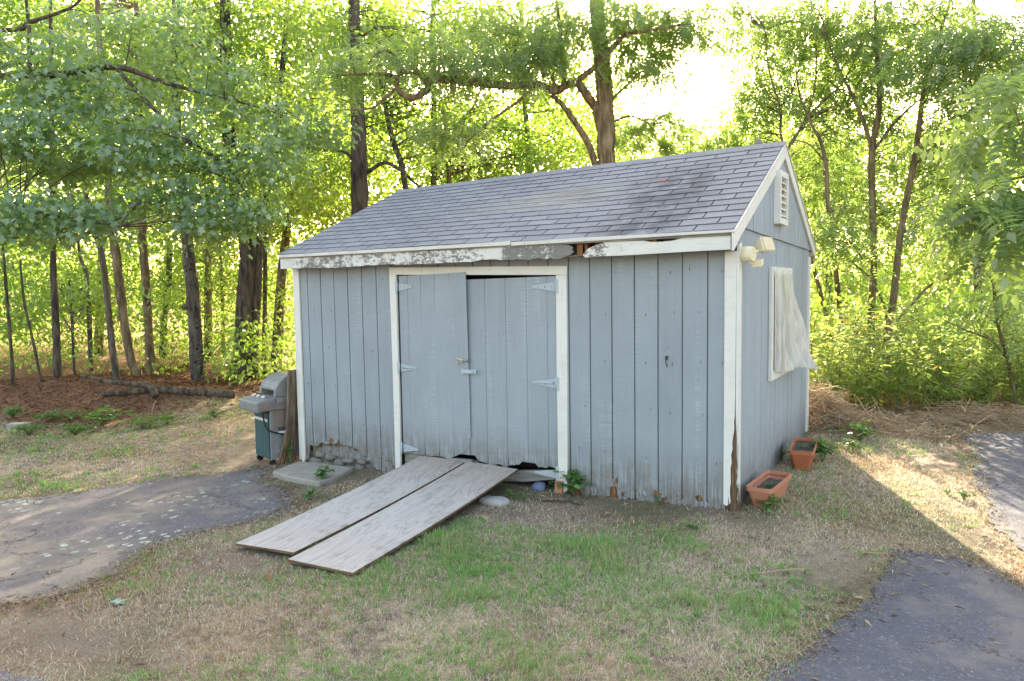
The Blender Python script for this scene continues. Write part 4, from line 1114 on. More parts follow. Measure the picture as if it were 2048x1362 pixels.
def spray_leaves(rr, centers, nleaf, sr, size, flat=.28, up=.55, outdir=None):
    """leaves spread over loose, slightly drooping fans round twig ends"""
    N = len(centers); M_ = N*nleaf
    a = rr.uniform(0, 2*np.pi, M_); r_ = np.sqrt(rr.uniform(0, 1, M_))*np.repeat(sr*rr.uniform(.6, 1.3, N), nleaf)
    tilt = np.repeat(rr.normal(0, .28, (N, 2)), nleaf, axis=0)
    dx = np.cos(a)*r_; dy = np.sin(a)*r_
    dz = dx*tilt[:, 0]+dy*tilt[:, 1] - .35*r_*r_/max(sr, .01) + rr.normal(0, flat*sr, M_)
    c = np.repeat(centers, nleaf, axis=0) + np.stack([dx, dy, dz], 1)
    # leaves hang from the twig fan like loose shingles: tips out and down, faces up and outward
    out = np.stack([np.cos(a), np.sin(a), np.zeros(M_)], 1)
    t = out*.75 + np.array([0, 0, -.55]) + rr.normal(0, .38, (M_, 3))
    n = out*.38 + np.array([0, 0, up]) + np.concatenate([-tilt, np.zeros((M_, 1))], 1)*.5 + rr.normal(0, .30, (M_, 3))
    s = size*rr.uniform(.5, 1.3, M_)
    rnd = np.clip(np.repeat(rr.uniform(.15, .85, N), nleaf)*.5 + rr.uniform(0, 1, M_)*.5, 0, 1)
    return c, t, n, s, rnd

FWH = norm(np.array([FW[0], FW[1], 0.0])); RTH = np.array([FWH[1], -FWH[0], 0.0])
def blob(rr, center, rl, rv, rd, n):
    p = norm(rr.normal(size=(n, 3)))*(rr.uniform(0, 1, (n, 1))**(1/2.6))
    return np.asarray(center) + p[:, :1]*rl*RTH + p[:, 1:2]*rd*FWH + p[:, 2:3]*rv*np.array([0, 0, 1.0])

def stem(px, d, wpx, n=5):
    """a trunk or limb: surveyed positions (x, y[, depth offset]) at depth d, widths in the same units"""
    c = [P(q[0], q[1], d+(q[2] if len(q) > 2 else 0)) for q in px]
    pth = smooth_path(c, n); rad = resample(np.array(wpx, float)/2/FOC*d, len(pth))
    return pth, rad

def tree(label, base_px, d, stems, crown, bark, leaf, tmpl='diamond', size=.11, nleaf=44, sr=.5, seed=1, group=None, name='tree', twigs=44, sides=9, hide_base=True, twig_r=.011, cat='tree', flat=.28):
    rr = np.random.RandomState(seed)
    b = P(base_px, 640, d); g = float(gz(b[0], b[1]))
    root = thing(name, (b[0], b[1], g), label, cat, group)
    tm = MB(); allp = []
    for i, (pth, rad) in enumerate(stems):
        pth = np.array(pth); rad = np.array(rad)
        if i == 0:
            p0 = np.array([b[0], b[1], g-.15]) if hide_base else pth[0]
            if hide_base:
                ext = np.linspace(0, 1, 4)[:3, None]; low = p0 + (pth[0]-p0)*ext
                flare = np.array([1.45, 1.14, 1.03])*rad[0]
                pth = np.vstack([low, pth]); rad = np.concatenate([flare, rad])
        tm.tube(pth, rad, sides, True, True, .10, seed+i); allp.append(pth)
    cen = []
    for (px, py, dd, rl, rv, rd, n) in crown: cen.append(blob(rr, P(px, py, dd), rl, rv, rd, n))
    if cen:
        cen = np.concatenate(cen)
        gzc = gz(cen[:, 0], cen[:, 1]); cen[:, 2] = np.maximum(cen[:, 2], gzc+.3)
        pts = np.concatenate(allp)
        idx = rr.permutation(len(cen))[:twigs]
        for k in idx:
            e = cen[k]; dv = e-pts
            cost = np.linalg.norm(dv, axis=1) + 1.2*np.maximum(0, pts[:, 2]-e[2]+.2) + .3*np.abs(dv[:, 2])
            a = pts[np.argmin(cost)]; L = np.linalg.norm(e-a)
            if L > 4.5 or L < .15: continue
            m1 = a+(e-a)*.4+np.array([0, 0, .10*L])+rr.normal(0, .05*L, 3); m2 = a+(e-a)*.75+np.array([0, 0, .06*L])+rr.normal(0, .05*L, 3)
            tm.tube(smooth_path([a, m1, m2, e], 2), np.linspace(twig_r*(1+.35*L), twig_r*.3, 7), 5, False)
    tm.build('trunk', bark, root, fix=False)
    if len(cen):
        c, t, n, s, rnd = spray_leaves(rr, cen, nleaf, sr, size, flat)
        v, fl, fs, at = leaf_arrays(c, t, n, s, tmpl, rnd)
        me = mesh_np('crown', v, fl, fs, leaf, attrs=at)
        tag(link(bpy.data.objects.new('crown', me), root), kind='stuff')
    return root

# ------------------------------------------------------------------ the wood on the left
WG = 'maples of the wood left of the shed'
def depth_at(px, py):
    q = hit(px, py); return float((q-CAM_POS) @ FW)
# overhanging maple whose trunk stands just outside the picture
tree('leafy maple boughs hanging in from the left edge in shade', -260, 12.0,
     [stem([(-260, 600), (-240, 300), (-200, 0), (-190, -200)], 12, [40, 36, 30, 22]),
      stem([(-215, 120), (-60, 150, -.3), (110, 150, -.6), (230, 134, -.6), (330, 165, -.5), (430, 192, -.2), (520, 215, 0)], 12, [17, 15, 12, 11, 9, 6, 3]),
      stem([(-235, 420), (-120, 400, -.8), (20, 420, -1.6), (130, 436, -2), (240, 452, -2)], 12, [14, 11, 8, 5, 2]),
      stem([(-205, 60), (20, 60, -.4), (60, 45, -.4), (150, 10, -.4), (180, -40, -.4)], 12, [12, 9, 8, 5, 4]),
      stem([(60, 150, -.6), (58, 60, -.6), (50, -20, -.6)], 12, [8, 7, 5]),
      stem([(230, 134, -.6), (350, 260, -1), (450, 330, -1), (520, 430, -1)], 12, [8, 6, 4, 2])],
     [(50, 120, 11, 1.1, .55, .9, 34), (170, 215, 11.3, 1.2, .5, 1, 40), (90, 428, 10, 1.15, .28, .8, 50), (330, 300, 11, 1.2, .55, 1, 50), (455, 425, 11, .85, .42, .8, 38),
      (420, 180, 12, 1.2, .6, 1, 34), (600, 260, 12, .8, .5, .8, 24), (250, 60, 12, 1.6, .45, 1, 36), (500, 330, 11.3, .9, .45, .8, 32), (40, 260, 10.4, .8, .3, .7, 30), (330, 395, 11, .7, .25, .6, 20), (150, 330, 11.5, 1, .25, .8, 26)],
     M['bark_dark'], M['leaf_near'], 'maple', .098, 46, .46, 101, twigs=80, twig_r=.009, flat=.16)

tree('thick dark twin-stemmed maple just left of the grill', 484, depth_at(484, 757),
     [stem([(484, 740), (489, 650), (496, 560), (500, 500), (487, 440), (466, 400), (462, 330), (455, 200), (450, 0), (448, -150)], depth_at(484, 757), [42, 36, 37, 40, 32, 29, 27, 24, 20, 16]),
      stem([(508, 745), (512, 640), (516, 550), (518, 480), (524, 420), (545, 330), (560, 200), (575, 0)], depth_at(484, 757), [16, 15, 16, 17, 16, 14, 12, 9])],
     [(470, 120, 16.5, 2.2, 1.3, 1.8, 70), (570, 330, 16.5, 1.5, .9, 1.2, 36), (560, 40, 17, 2, 1, 1.6, 44), (420, 380, 17.5, 1.5, .6, 1, 24), (400, 60, 17.5, 1.8, .9, 1.2, 36), (520, 230, 17.5, 1.5, .8, 1, 34)],
     M['bark_dark'], M['leaf_maple'], 'diamond', .12, 46, .5, 102, WG, sides=14)
tree('maple with black-spotted bark right of the litter bank', 394, depth_at(394, 762),
     [stem([(394, 745), (391, 660), (386, 590), (378, 520), (372, 450), (364, 380), (352, 250), (352, 60), (350, -150)], depth_at(394, 762), [27, 24, 26, 23, 22, 20, 18, 15, 12]),
      stem([(386, 616), (371, 612, -.1), (366, 618, -.15)], depth_at(394, 762), [12, 11, 7])],
     [(340, 160, 15.5, 1.9, 1.2, 1.6, 60), (260, 320, 16.5, 1.5, .8, 1.4, 40), (380, 20, 16, 2, .9, 1.6, 36), (250, 120, 17, 1.8, .9, 1.2, 36)],
     M['bark_spot'], M['leaf_maple'], 'diamond', .12, 46, .5, 103, WG, sides=12)
def wood_trunk(label, pts, w, bark, crown, seed, leaf=None, size=.115, dd=0, **kw):
    bx, by = pts[0]; d = depth_at(bx, by)+dd
    st = [stem([(pts[0][0], pts[0][1]-12)] + list(pts[1:]), d, w)]
    return tree(label, bx, d, st, crown, bark, leaf or M['leaf_maple'], 'diamond', size, 44, .52, seed, WG, **kw)
wood_trunk('straight grey-brown maple behind the fallen log', [(302, 752), (296, 640), (290, 540), (284, 455), (282, 330), (276, 100), (270, -120)], [18, 16, 17, 16, 14, 12, 9], M['bark_warm'],
     [(250, 240, 18, 2, 1, 1.5, 40), (330, 440, 19, 1.6, .7, 1.2, 22), (240, 60, 19, 2.2, 1, 1.6, 34)], 104)
wood_trunk('maple with a curved trunk sweeping down to the right', [(272, 752), (262, 720), (250, 650), (241, 590), (234, 520), (222, 445), (214, 330), (200, 100), (190, -100)], [18, 17, 16, 18, 17, 15, 13, 11, 8], M['bark_warm'],
     [(180, 150, 19, 2.2, 1, 1.5, 40), (150, 330, 20, 1.8, .8, 1.3, 26)], 105)
wood_trunk('slim leaning maple left of the curved one', [(232, 760), (224, 690), (216, 610), (210, 550), (200, 495), (188, 455), (170, 380), (150, 250)], [14, 13, 12, 12, 11, 10, 8, 5], M['bark_grey'],
     [(140, 250, 19, 1.6, .8, 1.2, 26), (210, 420, 20, 1.2, .5, 1, 14)], 106)
wood_trunk('maple trunk standing behind the left end of the litter bank', [(115, 757), (113, 680), (110, 600), (107, 545), (106, 450), (104, 250), (100, -50)], [15, 14, 13, 12, 11, 9, 7], M['bark_dark'],
     [(90, 120, 20, 2.2, 1.1, 1.6, 40), (60, 320, 21, 2, .9, 1.5, 36), (20, 30, 20, 2, .9, 1.3, 36), (160, 30, 20, 2, .9, 1.3, 36), (130, 540, 21, 1.4, .5, 1, 14)], 107)
wood_trunk('slender forked maple between two stouter trunks', [(181, 742), (179, 650), (176, 590), (172, 545), (160, 510), (150, 430)], [9, 9, 8, 8, 6, 4], M['bark_grey'], [(150, 420, 22, 1.5, .8, 1.2, 24)], 108)
wood_trunk('leaning maple close behind the left wall of the shed', [(552, 745), (556, 660), (562, 570), (570, 490), (580, 400), (600, 300), (640, 150)], [23, 21, 19, 17, 14, 11, 7], M['bark_warm'],
     [(640, 130, 17, 1.8, 1, 1.4, 44), (590, 250, 17, 1.5, .8, 1.2, 30), (680, 330, 16, 1.2, .7, 1, 24), (600, 420, 17, 1.2, .7, 1, 30)], 109)
wood_trunk('thin straight sapling between the dark maple and the shed', [(528, 752), (529, 650), (530, 560), (530, 480), (534, 380)], [10, 9, 9, 8, 6], M['bark_grey'], [(535, 440, 18, 1, .7, .9, 18)], 110)
wood_trunk('sunlit maple far back right of the spotted one', [(417, 722), (416, 640), (416, 560), (418, 480), (420, 350)], [17, 15, 14, 12, 9], M['bark_warm'], [(430, 500, 23, 1.8, .9, 1.2, 26)], 111)
wood_trunk('thin pale sapling left of the dark twin maple', [(446, 716), (446, 640), (443, 560), (440, 470)], [8, 7, 6, 5], M['bark_young'], [(450, 560, 22, 1.3, .7, 1, 16)], 112)
wood_trunk('pale broad trunk far back between the slim maples', [(198, 712), (199, 640), (201, 560), (206, 450)], [19, 16, 14, 11], M['bark_young'], [(210, 600, 27, 1.6, .8, 1.2, 16)], 113)
wood_trunk('shadowed trunk far back behind the straight maple', [(326, 716), (328, 640), (336, 570), (340, 480)], [15, 13, 12, 10], M['bark_dark'], [(330, 560, 25, 1.6, .8, 1.2, 18)], 114)
wood_trunk('thin black sapling at the left edge of the wood', [(26, 775), (22, 690), (15, 610), (8, 520), (0, 430)], [7, 6, 6, 5, 4], M['bark_dark'], [(20, 540, 18, 1, .6, .8, 14)], 115)
wood_trunk('thin bent sapling second from the left edge', [(80, 764), (72, 710), (62, 665), (48, 600), (40, 520)], [6, 6, 5, 5, 3], M['bark_dark'], [(60, 600, 18, 1, .6, .8, 14)], 116)
wood_trunk('hair-thin sapling right of the trunk behind the litter bank', [(148, 752), (146, 680), (142, 610), (138, 560)], [5, 5, 4, 3], M['bark_dark'], [(150, 620, 20, 1, .5, .8, 12)], 117)

# ------------------------------------------------------------------ trees behind the shed
tree('stout dark tree with vine behind the left half of the roof', 722, 13.5,
     [stem([(722, 560), (720, 430), (719, 340), (717, 260), (712, 130), (708, 0), (706, -150)], 13.5, [36, 34, 33, 29, 25, 22, 18]),
      stem([(735, 345), (770, 325, -.2), (806, 345, -.4), (850, 385, -.4)], 13.5, [8, 7, 6, 4]),
      stem([(722, 330), (690, 305, -.2), (655, 300, -.3)], 13.5, [8, 6, 3])],
     [(700, 120, 14, 1.8, 1.1, 1.4, 60), (640, 10, 14, 1.5, .8, 1.2, 36), (760, 270, 14.5, 1.1, .7, .9, 30), (620, 360, 14, 1.1, .5, .8, 22), (820, 40, 15, 1.6, .9, 1.2, 36), (690, 390, 18, 1.7, .8, 1.2, 46), (620, 300, 18, 1.3, .7, 1, 30)],
     M['bark_dark'], M['leaf_maple'], 'diamond', .11, 46, .48, 120, sides=14)
tree('black leaning stem left of centre behind the roof', 830, 14.2,
     [stem([(830, 520), (812, 380), (800, 320), (787, 285), (772, 220), (760, 150), (752, 40)], 14.2, [13, 12, 12, 11, 9, 8, 5])],
     [(850, 250, 15, 1.4, .8, 1, 30), (780, 150, 15.5, 1.3, .8, 1, 26)], M['bark_dark'], M['leaf_maple'], 'diamond', .11, 44, .48, 121)
tree('slim grey tree upright behind the middle of the roof', 869, 17,
     [stem([(868, 520), (868, 330), (868, 230), (866, 100), (866, -80)], 17, [14, 13, 12, 11, 9])],
     [(900, 330, 17.5, 1.6, .7, 1.2, 40), (930, 240, 17.5, 1.6, .7, 1.2, 36), (880, 60, 18, 2, 1, 1.4, 50), (760, 60, 17.5, 1.6, .8, 1.1, 40), (980, 90, 17.5, 1.5, .9, 1.1, 44), (1080, 150, 17.5, 1.2, .7, 1, 30)], M['bark_grey'], M['leaf_under'], 'diamond', .12, 44, .5, 122)
tree('slim branching tree right of the grey one behind the roof', 900, 16,
     [stem([(900, 520), (898, 350), (893, 280), (890, 210), (905, 170), (910, 60)], 16, [10, 9, 9, 8, 6, 4]), stem([(895, 300), (915, 250), (945, 215), (960, 180)], 16, [7, 6, 5, 3])],
     [(1000, 330, 16.5, 1.4, .6, 1, 38), (1070, 270, 17, 1.4, .7, 1, 34), (980, 180, 17, 1.4, .7, 1, 24)], M['bark_young'], M['leaf_under'], 'diamond', .12, 44, .5, 123)
# the big locust with its crooked limb
D4 = 12.5
tree('big locust with long crooked mossy limb behind the shed roof', 1214, D4,
     [stem([(1214, 560), (1213, 400), (1213, 330), (1211, 250), (1207, 160), (1200, 80), (1192, 0), (1186, -120)], D4, [42, 38, 36, 36, 33, 31, 29, 25]),
      stem([(1203, 262), (1190, 215, -.1), (1164, 178, -.3), (1152, 163, -.3), (1128, 174, -.5), (1112, 182, -.6), (1095, 178, -.7), (1073, 169, -.8), (1004, 171, -1.1), (930, 161, -1.3), (862, 160, -1.5), (853, 180, -1.5), (822, 196, -1.6), (795, 178, -1.7), (793, 155, -1.7), (760, 148, -1.8), (673, 150, -1.9)], D4, [18, 17, 16, 17, 16, 14, 13, 12, 14, 15, 14, 12, 11, 9, 8, 5, 3]),
      stem([(1152, 163, -.3), (1180, 142, -.4), (1204, 119, -.5), (1242, 77, -.7), (1262, 66, -.8), (1290, 62, -.9), (1360, 50, -1)], D4, [13, 12, 11, 9, 8, 6, 3]),
      stem([(1192, 335), (1178, 290, -.1), (1151, 246, -.3), (1125, 210, -.5), (1104, 190, -.6)], D4, [14, 13, 12, 10, 8]),
      stem([(1129, 170, -.5), (1128, 120, -.5), (1120, 60, -.5), (1110, -30, -.5)], D4, [9, 8, 7, 5]),
      stem([(1204, 119, -.5), (1190, 60, -.4), (1183, -20, -.3)], D4, [9, 8, 6]),
      stem([(1073, 169, -.8), (1040, 200, -.9), (1000, 228, -1), (955, 262, -1.2), (923, 301, -1.3)], D4, [7, 6, 5, 4, 2]),
      stem([(1112, 182, -.6), (1103, 150, -.6), (1085, 150, -.7), (1080, 132, -.7), (1030, 112, -.9), (1040, 70, -1)], D4, [8, 7, 6, 5, 4, 2]),
      stem([(793, 155, -1.7), (804, 147, -1.7), (835, 147, -1.6), (850, 165, -1.5)], D4, [6, 6, 5, 4]),
      stem([(803, 147, -1.7), (792, 115, -1.8), (772, 101, -1.9), (750, 110, -2), (735, 130, -2)], D4, [7, 6, 4, 3, 2]),
      stem([(793, 176, -1.7), (765, 200, -1.8), (740, 217, -1.9), (681, 220, -2)], D4, [6, 5, 4, 2]),
      stem([(1222, 200), (1260, 165, .3), (1300, 130, .5), (1350, 95, .6)], D4, [7, 6, 4, 3]),
      stem([(1222, 245), (1262, 232, .2), (1300, 250, .3)], D4, [5, 4, 2])],
     [(1150, 40, 12, 1.0, .5, .9, 54), (1030, 60, 11.6, .9, .45, .8, 40), (1260, 120, 12.2, .45, .4, .5, 20), (1350, 40, 12.2, .6, .35, .6, 30), (860, 110, 10.9, .8, .4, .7, 36), (720, 130, 10.7, .7, .3, .6, 24), (900, 262, 11.2, .55, .16, .5, 22), (960, 130, 11.2, .8, .3, .7, 24), (1270, 30, 12, .7, .35, .6, 26), (1310, 130, 12.6, .6, .5, .5, 28), (1330, 235, 13, .6, .4, .5, 26), (1390, 50, 12.4, .7, .4, .5, 26), (1080, 110, 11.8, .7, .3, .6, 30), (1260, 260, 13, .4, .35, .4, 24), (1370, 290, 13.2, .5, .22, .4, 22)],
     M['bark_warm'], M['leaf_locust'], 'frond', .22, 14, .42, 130, sides=14, twigs=90, twig_r=.008)
# ------------------------------------------------------------------ trees on the right
RG = 'slender locusts right of the shed'
def locust(label, bx, d, stems, crown, seed, size=.26, nleaf=13, sr=.46, bark='bark_young', **kw):
    crown = [(*q[:6], max(4, int(q[6]*.68))) for q in crown]
    return tree(label, bx, d, [stem(a, d, w) for a, w in stems], crown, M[bark], M['leaf_locust'], 'frond', size, nleaf, sr, seed, RG, twigs=70, twig_r=.007, **kw)
locust('thin stem leaning left right beside the shed eave', 1678, 12.5, [([(1676, 712), (1652, 630), (1634, 560), (1620, 510), (1600, 430), (1580, 330), (1562, 270), (1560, 215), (1538, 140), (1530, 60)], [9, 8, 8, 7, 6, 6, 5, 5, 3, 2]), ([(1560, 215), (1585, 180), (1600, 130)], [4, 3, 2])],
       [(1560, 120, 12.5, .8, .7, .8, 30), (1640, 330, 13, .6, .5, .6, 20), (1520, 70, 13, .55, .5, .5, 26), (1540, 210, 13, .45, .5, .5, 22), (1500, 270, 13.4, .4, .3, .4, 16), (1590, 30, 12.8, .6, .4, .5, 24), (1495, 190, 13, .4, .45, .4, 30), (1455, 285, 13.5, .55, .25, .5, 32), (1455, 15, 12.8, .5, .22, .5, 26)], 140)
locust('slim locust second from the shed eave', 1687, 12, [([(1686, 700), (1680, 620), (1670, 530), (1664, 440), (1655, 400), (1652, 330), (1640, 280), (1626, 255), (1600, 190), (1590, 120)], [12, 11, 10, 9, 9, 8, 7, 6, 4, 2]), ([(1655, 330), (1620, 290), (1590, 280)], [4, 3, 2]), ([(1574, 300, .3), (1620, 230, .3), (1660, 190, .3), (1686, 165, .3), (1720, 100, .3)], [6, 6, 5, 4, 2]), ([(1578, 290, .3), (1610, 240, .4), (1630, 170, .4), (1634, 60, .4)], [5, 5, 4, 2])],
       [(1680, 470, 11.5, .6, .35, .5, 34), (1640, 80, 12.5, .8, .6, .7, 30), (1700, 400, 12.5, .6, .4, .5, 22), (1720, 230, 12.6, .6, .4, .5, 24), (1610, 170, 12.8, .5, .5, .5, 22), (1650, 270, 12.8, .5, .4, .5, 18)], 141)
locust('upright locust with a three-way fork', 1742, 12, [([(1741, 695), (1743, 600), (1748, 530), (1746, 450), (1744, 380), (1744, 297), (1757, 230), (1759, 176), (1753, 100), (1750, 0), (1748, -100)], [15, 14, 14, 13, 13, 13, 11, 10, 8, 6, 5]), ([(1744, 300), (1722, 230), (1695, 172), (1670, 120), (1650, 60)], [8, 7, 6, 4, 3]), ([(1748, 300), (1790, 245), (1832, 205), (1880, 170)], [7, 6, 4, 2]), ([(1748, 560), (1700, 520), (1660, 470)], [5, 4, 2])],
       [(1760, 60, 11.8, .8, .6, .8, 36), (1700, 130, 12.5, .8, .5, .7, 26), (1830, 130, 12, .8, .5, .7, 30), (1800, 420, 12.5, .7, .4, .6, 24), (1680, 20, 12.2, .9, .4, .8, 30), (1780, 300, 12.8, .6, .4, .6, 24), (1740, 190, 12.4, .5, .4, .5, 18)], 142)
locust('locust leaning right with a side branch near its foot', 1772, 11.5, [([(1772, 700), (1780, 640), (1789, 580), (1797, 500), (1802, 460), (1815, 390), (1832, 300), (1842, 220), (1851, 158), (1875, 80), (1900, 0), (1915, -80)], [15, 14, 14, 13, 13, 12, 11, 10, 9, 7, 5, 4]), ([(1781, 655), (1815, 618), (1850, 580), (1885, 552), (1920, 520)], [7, 6, 5, 4, 2]), ([(1776, 655), (1768, 610), (1740, 560), (1712, 530)], [6, 5, 4, 2]), ([(1848, 190), (1885, 150), (1930, 100)], [5, 4, 2])],
       [(1920, 110, 10.5, .8, .45, .7, 46), (1990, 60, 10, .7, .4, .6, 36), (1900, 440, 11.5, .6, .4, .6, 26), (1850, 330, 12, .6, .4, .6, 22), (1980, 220, 10.5, .7, .4, .6, 34), (1850, 20, 11.5, .7, .4, .6, 30), (1950, 330, 11.5, .6, .4, .6, 24), (2030, 130, 10.5, .6, .4, .6, 24)], 143)
locust('thin stem bending left over the brush at the right edge', 2040, 9.5, [([(2038, 842), (2028, 780), (2012, 710), (1996, 650), (1990, 600), (1984, 560), (1960, 535), (1930, 500), (1900, 490)], [7, 7, 6, 6, 6, 5, 5, 3, 2]), ([(2016, 720), (1980, 680), (1930, 660), (1890, 640)], [4, 4, 3, 2])],
       [(2000, 640, 9.6, .45, .25, .4, 14), (2040, 560, 9.4, .4, .3, .4, 12)], 144, size=.22)
tree('ailanthus spray of long fronds reaching in from the right edge', 2330, 7.5,
     [stem([(2330, 700), (2280, 560), (2230, 430), (2200, 250)], 7.5, [26, 22, 18, 12]), stem([(2250, 480), (2150, 430, -.2), (2060, 440, -.4), (1990, 470, -.5)], 7.5, [8, 7, 5, 2]), stem([(2230, 400), (2120, 350, -.2), (2020, 360, -.3), (1940, 400, -.3)], 7.5, [7, 6, 4, 2]), stem([(2210, 300), (2100, 240), (2000, 260)], 7.5, [6, 5, 2])],
     [(2010, 470, 7.0, .22, .14, .25, 6), (1950, 410, 7.2, .3, .14, .25, 7), (2030, 380, 7.1, .28, .16, .3, 8), (2000, 270, 7.4, .3, .2, .3, 8), (2040, 160, 7.4, .3, .25, .3, 8)],
     M['bark_young'], M['leaf_locust'], 'frond', .46, 7, .26, 145, twigs=10, twig_r=.006)

# taller trees standing behind the locusts, and behind the ridge
tree('tall leafy tree behind the leaning stems right of the gable', 1655, 16.5, [stem([(1655, 700), (1658, 500), (1650, 300), (1655, 100), (1650, -100)], 16.5, [16, 14, 12, 10, 7]), stem([(1652, 320), (1600, 220), (1560, 130)], 16.5, [7, 5, 3]), stem([(1653, 260), (1710, 180), (1750, 90)], 16.5, [7, 5, 3])],
     [(1570, 90, 16, 1.3, 1.1, 1, 46), (1680, 150, 16.5, 1.4, 1.2, 1.1, 50), (1760, 60, 16, 1.3, 1.0, 1, 40), (1600, 250, 17, 1.1, .6, .9, 26), (1510, 250, 17, .6, .5, .7, 16)], M['bark_grey'], M['leaf_under'], 'diamond', .105, 42, .5, 150)
tree('tall leafy tree behind the right edge of the locusts', 1960, 15.5, [stem([(1960, 700), (1955, 500), (1962, 300), (1950, 100), (1945, -100)], 15.5, [16, 14, 12, 10, 7]), stem([(1958, 330), (1900, 230), (1860, 120)], 15.5, [7, 5, 3]), stem([(1958, 280), (2020, 180), (2060, 80)], 15.5, [7, 5, 3])],
     [(1880, 100, 15.5, 1.3, 1.1, 1, 46), (2000, 120, 15.5, 1.4, 1.2, 1.1, 50), (1950, 280, 15.5, 1.3, .7, 1, 34), (1840, 260, 16, 1.1, .6, .9, 26)], M['bark_grey'], M['leaf_under'], 'diamond', .105, 42, .5, 151)
tree('leafy tree filling the gap left of the big locust', 1060, 17.5, [stem([(1060, 500), (1058, 330), (1050, 200), (1045, 60), (1040, -100)], 17.5, [14, 12, 10, 9, 7])],
     [(1080, 60, 17, 1.3, 1.0, 1, 46), (1170, 160, 17.5, 1.2, 1.0, 1, 40), (960, 40, 17, 1.2, .8, 1, 34), (1250, 60, 18, 1.1, .8, 1, 30), (1120, 290, 18, 1.2, .5, 1, 26)], M['bark_grey'], M['leaf_maple'], 'diamond', .11, 42, .5, 152)
# ------------------------------------------------------------------ masses of foliage beyond
def in_gap(px, py):
    g = ((px-1430)/115)**2 + ((py-150)/75)**2 < 1
    g |= ((px-1480)/60)**2 + ((py-20)/60)**2 < 1
    g |= ((px-1330)/60)**2 + ((py-205)/60)**2 < 1
    return g
def mass(name, label, boxes, leaf, tmpl, size, nleaf, sr, seed, gap=True, floor=.25, up=.5):
    rr = np.random.RandomState(seed); C_ = []
    for (x0, x1, y0, y1, d0, d1, n) in boxes:
        px = rr.uniform(x0, x1, n); py = rr.uniform(y0, y1, n); d = rr.uniform(d0, d1, n)
        # clumps: thin out with a smooth field so that light shows between boughs
        p = CAM_POS + d[:, None]*(FW + RT*((px-1024)/FOC)[:, None] - UP*((py-681)/FOC)[:, None])
        fld = waves(p[:, 0]+.7*p[:, 2], p[:, 1]-1.1*p[:, 2], seed, 1.5) + .5*waves(p[:, 2]*2, p[:, 0], seed+3, 2.0)
        ok = fld > -.35
        if gap: ok &= ~in_gap(px, py)
        p = p[ok]; ok2 = p[:, 2] > gz(p[:, 0], p[:, 1])+floor
        C_.append(p[ok2])
    cen = np.concatenate(C_)
    c, t, n, s, rnd = spray_leaves(rr, cen, nleaf, sr, size, .3, up)
    v, fl, fs, at = leaf_arrays(c, t, n, s, tmpl, rnd)
    me = mesh_np(name, v, fl, fs, leaf, attrs=at)
    return tag(link(bpy.data.objects.new(name, me)), label, 'foliage', kind='stuff')
mass('woodland', 'sunlit mass of woodland foliage far beyond the yard',
     [(-150, 700, 120, 560, 24, 36, 1300), (-150, 800, -60, 160, 19, 24, 300), (500, 1250, 200, 420, 22, 34, 720), (1200, 1560, 310, 430, 20, 26, 130), (1180, 1560, 240, 420, 28, 42, 300), (1540, 1720, 270, 420, 20, 30, 150), (1580, 2200, 270, 700, 22, 34, 1050), (2200, 3000, 150, 700, 16, 28, 520), (-150, 620, 520, 740, 26, 42, 470)], M['leaf_far'], 'diamond', .20, 40, .9, 201)
mass('understory', 'bright low leaves of saplings among the trunks of the wood',
     [(-100, 620, 560, 770, 16.5, 27, 620), (-100, 600, 430, 580, 18, 26, 300), (440, 600, 640, 770, 14, 18, 60)], M['leaf_under'], 'oval', .13, 40, .55, 202, False, .12)
mass('thicket_leaves', 'pale sunlit shrub foliage behind the thicket right of the shed',
     [(2150, 2700, 480, 730, 11.5, 15, 180), (1600, 2150, 590, 730, 11.5, 14, 200), (1600, 2150, 520, 680, 15, 20, 260), (1840, 2150, 420, 540, 15, 20, 90)], M['leaf_under'], 'oval', .12, 40, .45, 203, False, .3)
#---PART4---
# ------------------------------------------------------------------ thicket of tall weeds, brush, litter
def thicket():
    rr = np.random.RandomState(31); mb = MB(); Cc = []; Tt = []; Nn = []; Ss = []; Rd = []
    n = 420
    for k in range(n):
        px = rr.uniform(1600, 2420); d = rr.uniform(9.3, 10.8)
        b = P(px, 640, d); g = float(gz(b[0], b[1])); h = rr.uniform(.4, 1.55)*(1.0 if px < 1900 else .9)
        lean = rr.normal(0, .24, 2)*h
        top = np.array([b[0]+lean[0], b[1]+lean[1], g+h]); base = np.array([b[0], b[1], g-.03]); mid = (top+base)/2+rr.normal(0, .04, 3)
        pth = smooth_path([base, mid, top], 2)
        v, f = tube(pth, np.linspace(.0045, .002, len(pth)), 3); mb.add(v, f, True)
        m_ = int(11+h*20); t = rr.uniform(.22, 1.03, m_); a = rr.uniform(0, 6.28, m_)
        c = base + (top-base)*t[:, None]
        Cc.append(c); Tt.append(np.stack([np.cos(a), np.sin(a), rr.normal(.0, .4, m_)], 1)); Nn.append(np.stack([rr.normal(0, .4, m_), rr.normal(0, .4, m_), np.ones(m_)], 1))
        Ss.append(rr.uniform(.07, .16, m_)*(1.2-.45*t)); Rd.append(np.clip(rr.uniform(.2, .8)+rr.normal(0, .15, m_), 0, 1))
    v, fl, fs, at = leaf_arrays(np.concatenate(Cc), np.concatenate(Tt), np.concatenate(Nn), np.concatenate(Ss)*1.35, 'slim', np.concatenate(Rd))
    o = tag(link(bpy.data.objects.new('thicket', mesh_np('thicket', v, fl, fs, M['leaf_weedy'], attrs=at))), 'thicket of tall leafy weeds along the back right of the yard', 'weeds', kind='stuff')
    tag(mb.build('stems', M['stem'], o, fix=False), kind='stuff')
thicket()

